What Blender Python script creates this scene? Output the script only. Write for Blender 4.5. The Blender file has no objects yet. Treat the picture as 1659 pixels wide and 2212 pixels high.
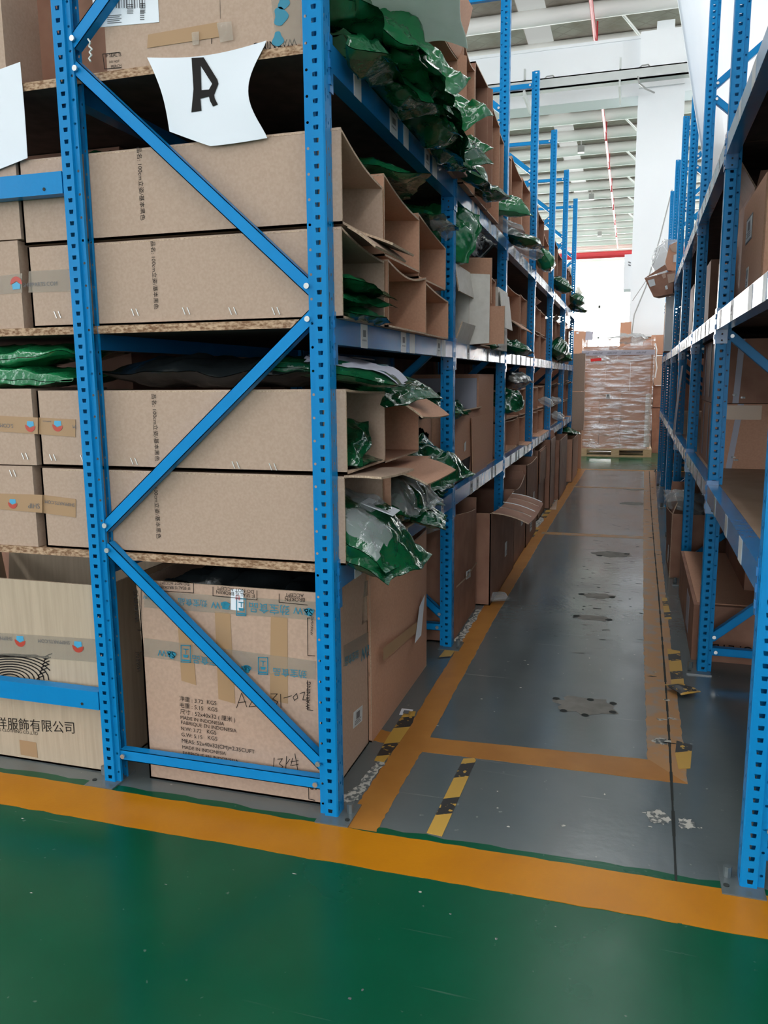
import bpy, math, random
from mathutils import Vector, Matrix, noise

# ------------------------------------------------------------------ camera
W, H, FPX = 1659.0, 2212.0, 1732.733
YAW, PITCH, ROLL = 0.29625, -0.16404, -0.00869
CAM = Vector((0.61324, -1.62002, 1.01048))
_fw = Vector((-math.sin(YAW)*math.cos(PITCH), math.cos(YAW)*math.cos(PITCH), math.sin(PITCH)))
_r0 = Vector((math.cos(YAW), math.sin(YAW), 0)); _u0 = _r0.cross(_fw)
_rt = _r0*math.cos(ROLL) + _u0*math.sin(ROLL); _up = -_r0*math.sin(ROLL) + _u0*math.cos(ROLL)
SC = bpy.context.scene
COL = SC.collection
cd = bpy.data.cameras.new('camera'); co = bpy.data.objects.new('camera', cd); COL.objects.link(co)
cd.sensor_fit = 'VERTICAL'; cd.sensor_height = 24.0; cd.lens = FPX/H*24.0; cd.clip_start = 0.02; cd.clip_end = 200
co.matrix_world = Matrix(((_rt.x, _up.x, -_fw.x, CAM.x), (_rt.y, _up.y, -_fw.y, CAM.y), (_rt.z, _up.z, -_fw.z, CAM.z), (0, 0, 0, 1)))
SC.camera = co

def at(x, y, ax, v):
    """the point of the plane ax = v that the photograph shows at pixel x, y"""
    d = _fw + _rt*((x-W/2)/FPX) - _up*((y-H/2)/FPX)
    i = 'xyz'.index(ax)
    return CAM + d*((v-CAM[i])/d[i])

# ------------------------------------------------------------------ view, sky, light
SC.view_settings.view_transform = 'Standard'; SC.view_settings.look = 'None'
SC.view_settings.gamma = 1.0; SC.view_settings.use_curve_mapping = False
SC.view_settings.exposure = 0.0
SC.cycles.max_bounces = 8; SC.cycles.transparent_max_bounces = 16
SC.cycles.sample_clamp_indirect = 6.0
wd = bpy.data.worlds.new('sky'); SC.world = wd; wd.use_nodes = True
bg = wd.node_tree.nodes['Background']; bg.inputs[0].default_value = (0.80, 0.90, 1.0, 1); bg.inputs[1].default_value = 1.0
SKY_WINDOW = 22.0       # far window wall
SKY_ROOF = 15.0         # unseen roof-light strips, set strong to brighten the aisle
def area(name, loc, look, sx, sy, power, colr):
    l = bpy.data.lights.new(name, 'AREA'); l.shape = 'RECTANGLE'; l.size = sx; l.size_y = sy; l.energy = power; l.color = colr
    o = bpy.data.objects.new(name, l); COL.objects.link(o); o.location = loc
    o.rotation_euler = (Vector(look)-Vector(loc)).to_track_quat('-Z', 'Y').to_euler()
    return o
# daylight through the loading doors of the hall: one in the long wall, one in the end wall behind the photographer
area('daylight_side_door', (-9.85, -5.0, 2.6), (0, -1.0, 0.9), 6.5, 4.6, 430, (0.93, 0.97, 1.0))
area('daylight_end_door', (1.0, -9.85, 2.6), (1.0, 0, 1.4), 2.4, 4.8, 280, (0.93, 0.97, 1.0))

# ------------------------------------------------------------------ materials
def _mat(name):
    m = bpy.data.materials.new(name); m.use_nodes = True
    nt = m.node_tree; return m, nt, nt.nodes['Principled BSDF']
def _n(nt, t, **k):
    n = nt.nodes.new(t)
    for a, b in k.items(): setattr(n, a, b)
    return n
def mat(name, c, rough=.5, metal=0., c2=None, nscale=30., bump=0., bscale=None, spec=.5, stretch=None, coat=0., lo=.35, hi=.65, coord='Object', detail=4):
    m, nt, b = _mat(name)
    b.inputs['Base Color'].default_value = (*c, 1); b.inputs['Roughness'].default_value = rough
    b.inputs['Metallic'].default_value = metal; b.inputs['Specular IOR Level'].default_value = spec
    b.inputs['Coat Weight'].default_value = coat
    if c2 or bump:
        tc = _n(nt, 'ShaderNodeTexCoord'); mp = _n(nt, 'ShaderNodeMapping'); nt.links.new(tc.outputs[coord], mp.inputs[0])
        if stretch: mp.inputs['Scale'].default_value = stretch
    if c2:
        nz = _n(nt, 'ShaderNodeTexNoise'); nz.inputs['Scale'].default_value = nscale; nz.inputs['Detail'].default_value = detail
        nt.links.new(mp.outputs[0], nz.inputs['Vector'])
        cr = _n(nt, 'ShaderNodeValToRGB'); cr.color_ramp.elements[0].color = (*c, 1); cr.color_ramp.elements[1].color = (*c2, 1)
        cr.color_ramp.elements[0].position = lo; cr.color_ramp.elements[1].position = hi
        nt.links.new(nz.outputs[0], cr.inputs[0]); nt.links.new(cr.outputs[0], b.inputs['Base Color'])
    if bump:
        n2 = _n(nt, 'ShaderNodeTexNoise'); n2.inputs['Scale'].default_value = bscale or nscale; n2.inputs['Detail'].default_value = 3
        nt.links.new(mp.outputs[0], n2.inputs['Vector'])
        bp_ = _n(nt, 'ShaderNodeBump'); bp_.inputs['Strength'].default_value = bump; bp_.inputs['Distance'].default_value = .01
        nt.links.new(n2.outputs[0], bp_.inputs['Height']); nt.links.new(bp_.outputs[0], b.inputs['Normal'])
    return m
def emit(name, c, s):
    m, nt, b = _mat(name); b.inputs['Base Color'].default_value = (0, 0, 0, 1)
    b.inputs['Emission Color'].default_value = (*c, 1); b.inputs['Emission Strength'].default_value = s
    return m
def film(name, c, fac, rough=.12, bump=.6, bscale=25., stretch=None, c2=None):
    """clear plastic: part see-through, part glossy"""
    m = mat(name, c, rough, bump=bump, bscale=bscale, stretch=stretch, c2=c2, nscale=bscale)
    nt = m.node_tree; b = nt.nodes['Principled BSDF']; out = nt.nodes['Material Output']
    tr = _n(nt, 'ShaderNodeBsdfTransparent'); mx = _n(nt, 'ShaderNodeMixShader'); mx.inputs[0].default_value = fac
    nt.links.new(tr.outputs[0], mx.inputs[1]); nt.links.new(b.outputs[0], mx.inputs[2]); nt.links.new(mx.outputs[0], out.inputs[0])
    return m

M = {}
M['blue_brace'] = mat('blue_brace_paint', (.004, .215, .53), .32, spec=.18, c2=(.005, .235, .56), nscale=6, bump=.05, bscale=60)
M['blue'] = mat('blue_rack_paint', (.003, .20, .48), .32, spec=.18, c2=(.004, .215, .51), nscale=6, bump=.06, bscale=60)
M['blue_rail'] = mat('blue_rail_paint', (.008, .150, .38), .20, spec=.6, c2=(.010, .170, .42), nscale=5, bump=.10, bscale=14)
M['steel'] = mat('zinc_bolt', (.62, .62, .60), .35, .9)
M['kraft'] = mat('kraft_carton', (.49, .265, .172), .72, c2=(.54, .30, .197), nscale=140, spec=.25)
M['kraft_front'] = mat('kraft_carton_pale', (.42, .295, .220), .72, c2=(.46, .33, .25), nscale=160, spec=.25)
M['kraft_pink'] = mat('kraft_carton_pinkish', (.43, .290, .215), .7, c2=(.48, .325, .24), nscale=120, spec=.25)
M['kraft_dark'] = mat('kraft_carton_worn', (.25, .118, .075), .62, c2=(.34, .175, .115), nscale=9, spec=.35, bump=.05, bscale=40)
M['kraft_ridged'] = mat('kraft_carton_ridged', (.43, .335, .240), .7, c2=(.49, .385, .28), nscale=14, stretch=(6, 6, .25), spec=.25, bump=.12)
M['white_carton'] = mat('white_carton', (.60, .56, .50), .6, c2=(.66, .62, .56), nscale=40, spec=.3)
M['edge'] = mat('corrugated_edge', (.36, .24, .16), .8, c2=(.56, .42, .30), nscale=260)
M['chip'] = mat('chipboard', (.20, .105, .055), .75, c2=(.50, .34, .22), nscale=95, spec=.2, stretch=(1, 1, 2.2), lo=.38, hi=.62, detail=6)
M['board_under'] = mat('dark_board_underside', (.060, .042, .035), .8, c2=(.085, .06, .05), nscale=20, spec=.15)  # underside colour darkened to imitate the shade beneath the shelves
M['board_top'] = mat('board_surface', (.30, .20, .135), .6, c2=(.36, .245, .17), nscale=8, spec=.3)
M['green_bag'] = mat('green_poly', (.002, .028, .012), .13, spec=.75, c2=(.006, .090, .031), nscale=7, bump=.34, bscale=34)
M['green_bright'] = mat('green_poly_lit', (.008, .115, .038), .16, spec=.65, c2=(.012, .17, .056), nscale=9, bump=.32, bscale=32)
M['black_bag'] = mat('black_poly', (.006, .008, .009), .20, spec=.55, bump=.3, bscale=26)
M['clear'] = film('clear_poly', (.44, .47, .48), .42)
M['clear_dark'] = film('clear_poly_thin', (.42, .45, .45), .26)
def wrap_mat():
    m = mat('stretch_wrap', (.80, .79, .80), .12, metal=.85, bump=.45, bscale=8., stretch=(1.5, 1, 13))
    nt = m.node_tree; b = nt.nodes['Principled BSDF']; out = nt.nodes['Material Output']
    tc = _n(nt, 'ShaderNodeTexCoord'); mp = _n(nt, 'ShaderNodeMapping'); mp.inputs['Scale'].default_value = (5, 3, 34); nt.links.new(tc.outputs['Object'], mp.inputs[0])
    nz = _n(nt, 'ShaderNodeTexNoise'); nz.inputs['Detail'].default_value = 3; nz.inputs['Scale'].default_value = 1; nt.links.new(mp.outputs[0], nz.inputs['Vector'])
    mr = _n(nt, 'ShaderNodeMapRange'); nt.links.new(nz.outputs[0], mr.inputs[0]); mr.inputs[1].default_value = .46; mr.inputs[2].default_value = .72; mr.inputs[3].default_value = .05; mr.inputs[4].default_value = .55
    tr = _n(nt, 'ShaderNodeBsdfTransparent'); mx = _n(nt, 'ShaderNodeMixShader'); nt.links.new(mr.outputs[0], mx.inputs[0])
    nt.links.new(tr.outputs[0], mx.inputs[1]); nt.links.new(b.outputs[0], mx.inputs[2]); nt.links.new(mx.outputs[0], out.inputs[0])
    return m
M['wrap'] = wrap_mat()
M['tape_clear'] = film('clear_tape', (.47, .40, .32), .30, rough=.16, bump=.1)
M['tape_brown'] = mat('brown_tape', (.40, .24, .125), .3, spec=.5)
M['tape_tan'] = mat('gummed_tape', (.385, .235, .125), .5, spec=.3)
M['white_film'] = mat('white_foam_film', (.74, .78, .80), .45, c2=(.80, .84, .86), nscale=5, stretch=(1, 1, .2), bump=.2, bscale=12)
M['paper'] = mat('white_paper', (.76, .79, .84), .6)
M['sticker'] = mat('sticker_paper', (.56, .58, .58), .45, c2=(.62, .64, .64), nscale=40)
M['ink'] = mat('black_ink', (.016, .013, .012), .7, spec=.15)
M['ink_grey'] = mat('grey_ink', (.12, .12, .13), .55)
M['ink_blue'] = mat('cyan_ink', (.015, .20, .30), .45)
M['ink_red'] = mat('red_ink', (.45, .045, .025), .45)
M['ink_sky'] = mat('sky_ink', (.06, .34, .56), .45)
M['red_sticker'] = mat('red_sticker', (.75, .02, .02), .5)
M['yellow'] = mat('yellow_paint', (.42, .155, .003), .30, c2=(.47, .18, .004), nscale=6, spec=.25, bump=.03, bscale=120)
M['orange'] = mat('orange_tape', (.36, .145, .025), .38, c2=(.42, .18, .035), nscale=9, spec=.3)
M['orange_worn'] = mat('orange_tape_worn', (.40, .20, .07), .38, c2=(.30, .22, .16), nscale=16, spec=.4, lo=.5, hi=.62)
M['residue'] = mat('tape_residue', (.50, .48, .43), .7, c2=(.10, .11, .11), nscale=70, lo=.47, hi=.55)
M['concrete'] = mat('bare_concrete', (.20, .19, .172), .75, c2=(.27, .255, .23), nscale=20, spec=.25)
M['dark_mark'] = mat('dark_scuff', (.025, .029, .027), .7, spec=.25)
M['white'] = mat('white_plaster', (.84, .87, .90), .7, c2=(.86, .89, .92), nscale=2)
M['galv'] = mat('galvanised_channel', (.50, .53, .52), .45, .0, c2=(.44, .47, .46), nscale=4)
M['purlin'] = mat('roof_purlin', (.84, .83, .80), .5)
M['redpipe'] = mat('red_pipe', (.50, .03, .04), .4)
M['wood'] = mat('pallet_wood', (.52, .37, .21), .7, c2=(.60, .45, .28), nscale=14, stretch=(1, 6, 6))
M['window'] = emit('window_daylight', (1.0, .99, .97), SKY_WINDOW)
M['side_window'] = emit('side_window_daylight', (.97, .99, 1.0), 7.0)
M['rooflight'] = emit('rooflight_daylight', (.97, .99, 1.0), SKY_ROOF)
M['rooflight_dim'] = emit('rooflight_panel', (.94, .97, .93), .45)
M['rooflight_aisle'] = emit('rooflight_aisle', (.97, .99, 1.0), 7.0)
M['lamp_grey'] = mat('lamp_shade_grey', (.30, .30, .29), .4, .4)
M['rope'] = mat('white_cord', (.60, .62, .60), .7)
def pale_film():
    m = mat('pale_green_film', (.42, .48, .45), .16, c2=(.30, .37, .33), nscale=9, bump=.35, bscale=22, spec=.7)
    nt = m.node_tree; b = nt.nodes['Principled BSDF']; tl = _n(nt, 'ShaderNodeBsdfTranslucent'); tl.inputs[0].default_value = (.70, .78, .73, 1)
    mx = _n(nt, 'ShaderNodeMixShader'); mx.inputs[0].default_value = .5; nt.links.new(b.outputs[0], mx.inputs[1]); nt.links.new(tl.outputs[0], mx.inputs[2]); nt.links.new(mx.outputs[0], nt.nodes['Material Output'].inputs[0])
    return m
M['pale_film'] = pale_film()
M['slate'] = mat('grey_liner', (.40, .40, .47), .65)
M['red_box'] = mat('red_card', (.25, .02, .015), .55)
M['dark_band'] = mat('dark_band', (.06, .06, .07), .5)

def hazard_mat():
    m, nt, b = _mat('hazard_stripe')
    tc = _n(nt, 'ShaderNodeTexCoord'); sx = _n(nt, 'ShaderNodeSeparateXYZ'); nt.links.new(tc.outputs['Object'], sx.inputs[0])
    def mth(op, a, bb=None):
        n = _n(nt, 'ShaderNodeMath', operation=op)
        for i, v in enumerate((a, bb)):
            if v is None: continue
            if isinstance(v, (int, float)): n.inputs[i].default_value = v
            else: nt.links.new(v, n.inputs[i])
        return n.outputs[0]
    s = mth('ADD', mth('MULTIPLY', sx.outputs['X'], -.55), sx.outputs['Y'])
    fr = mth('FRACT', mth('ADD', mth('MULTIPLY', s, 1/.185), .23))
    st = mth('LESS_THAN', fr, .42)
    nz = _n(nt, 'ShaderNodeTexNoise'); nz.inputs['Scale'].default_value = 55; nz.inputs['Detail'].default_value = 5
    nt.links.new(tc.outputs['Object'], nz.inputs['Vector'])
    wear = mth('MULTIPLY', st, mth('LESS_THAN', nz.outputs[0], .60))
    mx = _n(nt, 'ShaderNodeMix', data_type='RGBA'); nt.links.new(wear, mx.inputs['Factor'])
    mx.inputs[6].default_value = (.50, .29, .045, 1); mx.inputs[7].default_value = (.018, .018, .018, 1)
    nt.links.new(mx.outputs[2], b.inputs['Base Color']); b.inputs['Roughness'].default_value = .45
    return m
M['hazard'] = hazard_mat()

def floor_mat(name, c, c2, r0, r1, scr, spc=.38, bmp=.10, bsc=9):
    """painted epoxy: cloudy tone, fine speckle, scratches, uneven gloss"""
    m, nt, b = _mat(name)
    tc = _n(nt, 'ShaderNodeTexCoord')
    def nz(sc, det=4, vec=None):
        n = _n(nt, 'ShaderNodeTexNoise'); n.inputs['Scale'].default_value = sc; n.inputs['Detail'].default_value = det
        nt.links.new(vec or tc.outputs['Object'], n.inputs['Vector']); return n.outputs[0]
    cr = _n(nt, 'ShaderNodeValToRGB'); nt.links.new(nz(3.2, 6), cr.inputs[0])
    cr.color_ramp.elements[0].position = .3; cr.color_ramp.elements[1].position = .7
    cr.color_ramp.elements[0].color = (*c, 1); cr.color_ramp.elements[1].color = (*c2, 1)
    mp = _n(nt, 'ShaderNodeMapping'); nt.links.new(tc.outputs['Object'], mp.inputs[0])
    mp.inputs['Rotation'].default_value = (0, 0, .5); mp.inputs['Scale'].default_value = (2, 60, 1)
    s1 = _n(nt, 'ShaderNodeValToRGB'); nt.links.new(nz(1.0, 3, mp.outputs[0]), s1.inputs[0])
    s1.color_ramp.elements[0].position = .70; s1.color_ramp.elements[1].position = .78
    sp = _n(nt, 'ShaderNodeValToRGB'); nt.links.new(nz(46, 2), sp.inputs[0])
    sp.color_ramp.elements[0].position = .72; sp.color_ramp.elements[1].position = .76
    ad = _n(nt, 'ShaderNodeMath', operation='MAXIMUM'); nt.links.new(s1.outputs[0], ad.inputs[0]); nt.links.new(sp.outputs[0], ad.inputs[1])
    ml = _n(nt, 'ShaderNodeMath', operation='MULTIPLY'); nt.links.new(ad.outputs[0], ml.inputs[0]); ml.inputs[1].default_value = scr
    mx = _n(nt, 'ShaderNodeMix', data_type='RGBA'); nt.links.new(ml.outputs[0], mx.inputs['Factor'])
    nt.links.new(cr.outputs[0], mx.inputs[6]); mx.inputs[7].default_value = (.34, .36, .34, 1)
    nt.links.new(mx.outputs[2], b.inputs['Base Color'])
    rr = _n(nt, 'ShaderNodeMapRange'); nt.links.new(nz(2.4, 6), rr.inputs[0]); rr.inputs[1].default_value = .3; rr.inputs[2].default_value = .7
    rr.inputs[3].default_value = r0; rr.inputs[4].default_value = r1; nt.links.new(rr.outputs[0], b.inputs['Roughness'])
    bp_ = _n(nt, 'ShaderNodeBump'); bp_.inputs['Strength'].default_value = bmp; bp_.inputs['Distance'].default_value = .004
    nt.links.new(nz(bsc, 3), bp_.inputs['Height']); nt.links.new(bp_.outputs[0], b.inputs['Normal'])
    b.inputs['Specular IOR Level'].default_value = spc
    return m
M['floor_green'] = floor_mat('green_epoxy', (.002, .064, .029), (.003, .080, .038), .16, .30, .20, .26)
M['floor_grey'] = floor_mat('grey_epoxy', (.092, .112, .118), (.115, .134, .136), .10, .27, .45, 1.0, .12, 38)

def ceiling_mat():
    m, nt, b = _mat('roof_insulation')
    tc = _n(nt, 'ShaderNodeTexCoord'); mp = _n(nt, 'ShaderNodeMapping'); nt.links.new(tc.outputs['Object'], mp.inputs[0])
    mp.inputs['Rotation'].default_value = (0, 0, .785)
    br = _n(nt, 'ShaderNodeTexBrick'); br.offset = 0; nt.links.new(mp.outputs[0], br.inputs[0])
    br.inputs['Scale'].default_value = 1; br.inputs['Mortar Size'].default_value = .012
    br.inputs['Brick Width'].default_value = .22; br.inputs['Row Height'].default_value = .22
    nz = _n(nt, 'ShaderNodeTexNoise'); nz.inputs['Scale'].default_value = 2.2; nz.inputs['Detail'].default_value = 6
    nt.links.new(tc.outputs['Object'], nz.inputs['Vector'])
    cr = _n(nt, 'ShaderNodeValToRGB'); nt.links.new(nz.outputs[0], cr.inputs[0])
    cr.color_ramp.elements[0].color = (.27, .235, .19, 1); cr.color_ramp.elements[1].color = (.38, .345, .30, 1)
    cr.color_ramp.elements[0].position = .35; cr.color_ramp.elements[1].position = .6
    nt.links.new(cr.outputs[0], br.inputs['Color1']); nt.links.new(cr.outputs[0], br.inputs['Color2'])
    br.inputs['Mortar'].default_value = (.30, .27, .23, 1)
    nt.links.new(br.outputs[0], b.inputs['Base Color']); b.inputs['Roughness'].default_value = .7
    return m
M['ceiling'] = ceiling_mat()

# ------------------------------------------------------------------ mesh helpers
class XF:
    """row-local coordinates (aisle edge at x = 0, rack depth towards -x) to the world"""
    def __init__(s, ox=0., oy=0., mirror=False, rot=0.):
        s.m = mirror; s.ox, s.oy, s.r = ox, oy, rot
    def __call__(s, p):
        x, y, z = p
        if s.m: x = -x
        c, d = math.cos(s.r), math.sin(s.r)
        return Vector((s.ox + x*c - y*d, s.oy + x*d + y*c, z))
ID = XF()
RIGHT = XF(.861, -.018, True, -.0085)

def wloc(o):
    v = o.location.copy()
    return v if o.parent is None else v + wloc(o.parent)

class MB:
    def __init__(s): s.v = []; s.f = []; s.mi = []
    def face(s, pts, mi=0):
        b = len(s.v); s.v += [Vector(p) for p in pts]; s.f.append(tuple(range(b, b+len(pts)))); s.mi.append(mi); return s
    def add(s, vs, fs, mi=0):
        b = len(s.v); s.v += [Vector(p) for p in vs]
        for f in fs: s.f.append(tuple(b+i for i in f)); s.mi.append(mi)
        return s
    def hexa(s, p, mi=0, edge=None, thin=None):
        """p: 8 corners, bottom ring then top ring"""
        fs = [(3, 2, 1, 0), (4, 5, 6, 7), (0, 1, 5, 4), (1, 2, 6, 5), (2, 3, 7, 6), (3, 0, 4, 7)]
        b = len(s.v); s.v += [Vector(q) for q in p]
        ax = {(0): 2, (1): 2, (2): 1, (4): 1, (3): 0, (5): 0}
        for i, f in enumerate(fs):
            s.f.append(tuple(b+j for j in f)); s.mi.append(mi if (edge is None or ax[i] == thin) else edge)
        return s
    def box(s, lo, hi, mi=0, edge=None):
        x0, y0, z0 = lo; x1, y1, z1 = hi
        d = (abs(x1-x0), abs(y1-y0), abs(z1-z0)); thin = d.index(min(d))
        return s.hexa([(x0, y0, z0), (x1, y0, z0), (x1, y1, z0), (x0, y1, z0), (x0, y0, z1), (x1, y0, z1), (x1, y1, z1), (x0, y1, z1)], mi, edge, thin)
    def bar(s, a, b, w, h, side=(0, 1, 0), mi=0):
        """rectangular bar from a to b; w along side, h across"""
        a, b, sd = Vector(a), Vector(b), Vector(side); d = (b-a).normalized(); sd = (sd - d*sd.dot(d)).normalized(); u = sd.cross(d)
        p = []
        for e in (a, b):
            p += [e - sd*w/2 - u*h/2, e + sd*w/2 - u*h/2, e + sd*w/2 + u*h/2, e - sd*w/2 + u*h/2]
        return s.hexa(p, mi)
    def cyl(s, a, b, r, n=10, mi=0, r2=None):
        a, b = Vector(a), Vector(b); d = (b-a).normalized(); q = d.orthogonal().normalized(); u = d.cross(q); r2 = r if r2 is None else r2
        vs = []
        for e, rr in ((a, r), (b, r2)):
            vs += [e + (q*math.cos(2*math.pi*i/n) + u*math.sin(2*math.pi*i/n))*rr for i in range(n)]
        fs = [(i, (i+1) % n, n+(i+1) % n, n+i) for i in range(n)] + [tuple(range(n-1, -1, -1)), tuple(range(n, 2*n))]
        return s.add(vs, fs, mi)
    def tube(s, pts, r, n=6, mi=0):
        for i in range(len(pts)-1): s.cyl(pts[i], pts[i+1], r, n, mi)
        return s
    def lathe(s, prof, c, n=16, mi=0):
        c = Vector(c); vs = []
        for r, z in prof: vs += [c + Vector((r*math.cos(2*math.pi*i/n), r*math.sin(2*math.pi*i/n), z)) for i in range(n)]
        fs = [(j*n+i, j*n+(i+1) % n, (j+1)*n+(i+1) % n, (j+1)*n+i) for j in range(len(prof)-1) for i in range(n)]
        return s.add(vs, fs, mi)
    def slab(s, P, nu, nv, t, mi=0, edge=None):
        """curved sheet P(u, v) in [0,1]^2 given thickness t along its normal"""
        e = 1e-3; top = []; bot = []
        for i in range(nu+1):
            for j in range(nv+1):
                u, v = i/nu, j/nv; p = Vector(P(u, v))
                a = Vector(P(min(1, u+e), v)) - Vector(P(max(0, u-e), v)); b = Vector(P(u, min(1, v+e))) - Vector(P(u, max(0, v-e)))
                n = a.cross(b); n = n.normalized() if n.length > 0 else Vector((0, 0, 1))
                top.append(p + n*t/2); bot.append(p - n*t/2)
        k = len(top); I = lambda i, j: i*(nv+1)+j
        fs = []; es = []
        for i in range(nu):
            for j in range(nv):
                fs.append((I(i, j), I(i+1, j), I(i+1, j+1), I(i, j+1))); fs.append((k+I(i, j+1), k+I(i+1, j+1), k+I(i+1, j), k+I(i, j)))
        for i in range(nu):
            es += [(I(i+1, 0), I(i, 0), k+I(i, 0), k+I(i+1, 0)), (I(i, nv), I(i+1, nv), k+I(i+1, nv), k+I(i, nv))]
        for j in range(nv):
            es += [(I(0, j), I(0, j+1), k+I(0, j+1), k+I(0, j)), (I(nu, j+1), I(nu, j), k+I(nu, j), k+I(nu, j+1))]
        s.add(top+bot, fs, mi); b0 = len(s.v)-2*k
        for f in es: s.f.append(tuple(b0+i for i in f)); s.mi.append(mi if edge is None else edge)
        return s
    def build(s, name, mats, parent=None, xf=ID, smooth=False, origin=None):
        vs = [xf(v) for v in s.v]
        fs = [tuple(reversed(f)) for f in s.f] if xf.m else s.f
        if parent is not None: o0 = wloc(parent)
        elif origin is not None: o0 = Vector(origin)
        else:
            o0 = Vector((sum(v.x for v in vs)/len(vs), sum(v.y for v in vs)/len(vs), min(v.z for v in vs)))
        me = bpy.data.meshes.new(name); me.from_pydata([v-o0 for v in vs], [], fs)
        if not isinstance(mats, (list, tuple)): mats = [mats]
        for m in mats: me.materials.append(M[m] if isinstance(m, str) else m)
        if len(mats) > 1: me.polygons.foreach_set('material_index', s.mi)
        if smooth: me.polygons.foreach_set('use_smooth', [True]*len(s.f))
        me.update()
        o = bpy.data.objects.new(name, me); COL.objects.link(o)
        if parent is not None: o.parent = parent
        else: o.location = o0
        return o

def thing(name, loc, label, cat, group=None):
    o = bpy.data.objects.new(name, None); COL.objects.link(o); o.location = loc; o.empty_display_size = .05
    return tag(o, label, cat, group)
def tag(o, label, cat, group=None, kind=None):
    o['label'] = label; o['category'] = cat
    if group: o['group'] = group
    if kind: o['kind'] = kind
    return o
def struct(o, label=None, cat=None):
    o['kind'] = 'structure'
    if label: o['label'] = label
    if cat: o['category'] = cat
    return o
def copy_tree(o, loc, label=None, parent=None):
    c = o.copy(); COL.objects.link(c)
    if parent is not None: c.parent = parent
    else: c.location = loc
    if label: c['label'] = label
    for ch in o.children: copy_tree(ch, None, None, c)
    return c

_tc = {}
def text_geo(body):
    if body not in _tc:
        c = bpy.data.curves.new('t', 'FONT'); c.body = body; c.size = 1; c.resolution_u = 3
        o = bpy.data.objects.new('t', c); m = bpy.data.meshes.new_from_object(o)
        vs = [(v.co.x, v.co.y) for v in m.vertices]; fs = [tuple(p.vertices) for p in m.polygons]
        _tc[body] = (vs, fs, min(v[0] for v in vs), max(v[0] for v in vs))
        bpy.data.objects.remove(o); bpy.data.curves.remove(c); bpy.data.meshes.remove(m)
    return _tc[body]
def write(mb, body, o, right, up, width, mi=0, tall=1.0):
    """lettering on a surface: starts at o, runs along right, is width long"""
    vs, fs, a, b = text_geo(body); s = width/(b-a); o, right, up = Vector(o), Vector(right).normalized(), Vector(up).normalized()
    mb.add([o + right*(x-a)*s + up*y*s*tall for x, y in vs], fs, mi); return mb
def stroke(mb, pts, w, normal, mi=0):
    """a pen stroke of width w along pts, flat on the surface with that normal"""
    n = Vector(normal)
    for a, b in zip(pts[:-1], pts[1:]):
        a, b = Vector(a), Vector(b); d = (b-a)
        if d.length < 1e-6: continue
        d.normalize(); s = d.cross(n).normalized()*w/2; e = d*w*.4
        mb.face([a-e-s, b+e-s, b+e+s, a-e+s], mi)
    return mb

# ------------------------------------------------------------------ the hall
XL, XR, YB, YF, ZC = -10.0, 9.0, -10.0, 40.0, 6.4
rnd = random.Random(7)
fl = MB()
fl.face([(XL, YB, 0), (XR, YB, 0), (XR, -.10, 0), (XL, -.10, 0)], 0)
fl.face([(XL, -.10, 0), (XR, -.10, 0), (XR, 7.60, 0), (XL, 7.60, 0)], 1)
fl.face([(XL, 7.60, 0), (XR, 7.60, 0), (XR, YF, 0), (XL, YF, 0)], 0)
def blob(mb, cx, cy, rx, ry, mi, z, n=26, jag=.25, seed=1, rot=0.):
    r = random.Random(seed); pts = []
    for i in range(n):
        a = 2*math.pi*i/n; k = 1 - jag*r.random()
        x, y = rx*k*math.cos(a), ry*k*math.sin(a)
        pts.append((cx + x*math.cos(rot) - y*math.sin(rot), cy + x*math.sin(rot) + y*math.cos(rot), z))
    mb.face(pts, mi)
# bare patches where the grey paint has come off, bolt holes in them
for i, (x, y, rx, ry) in enumerate([(.52, .83, .115, .085), (.50, 1.79, .085, .045), (.505, 2.155, .09, .055), (.555, 3.10, .13, .09), (.66, 5.1, .12, .10), (.67, 6.0, .12, .1)]):
    blob(fl, x, y, rx, ry, 2, .0006, seed=20+i, jag=.35)
for x, y in [(.425, .86), (.455, .77), (.52, .755), (.60, .80), (.60, .87), (.53, .88)]: blob(fl, x, y, .012, .012, 3, .0009, n=10, jag=.1)
for x, y in [(.43, 1.8), (.565, 1.78), (.43, 2.17), (.57, 2.15), (.48, 3.05), (.63, 3.13)]: blob(fl, x, y, .02, .018, 3, .0009, n=12, jag=.4, seed=int(x*100))
for i in range(70):                                      # scuffs in the traffic lane
    x, y = rnd.uniform(.40, .70), rnd.uniform(1.3, 6.5); blob(fl, x, y, rnd.uniform(.006, .026), rnd.uniform(.002, .006), 3, .0007, n=9, jag=.6, seed=i, rot=rnd.uniform(-.5, .5))
for i in range(110):                                     # thin scratches
    x, y = rnd.uniform(.42, .78), rnd.uniform(1.3, 5.5); blob(fl, x, y, rnd.uniform(.008, .035), rnd.uniform(.0008, .0022), 3, .0007, n=8, jag=.5, seed=500+i, rot=rnd.uniform(-.35, .35))
for i in range(26):                                      # pale chips
    x, y = rnd.uniform(-.1, .85), rnd.uniform(0.0, 1.4); blob(fl, x, y, rnd.uniform(.003, .009), rnd.uniform(.002, .006), 4, .0007, n=7, jag=.5, seed=100+i)
for i in range(22):
    x, y = rnd.uniform(-.9, .9), rnd.uniform(-.75, -.2); blob(fl, x, y, rnd.uniform(.002, .007), rnd.uniform(.001, .004), 4, .0007, n=7, jag=.5, seed=200+i)
blob(fl, .715, .215, .030, .038, 4, .0008, seed=5, jag=.3); blob(fl, .775, .20, .022, .030, 4, .0008, seed=9, jag=.45)
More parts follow.
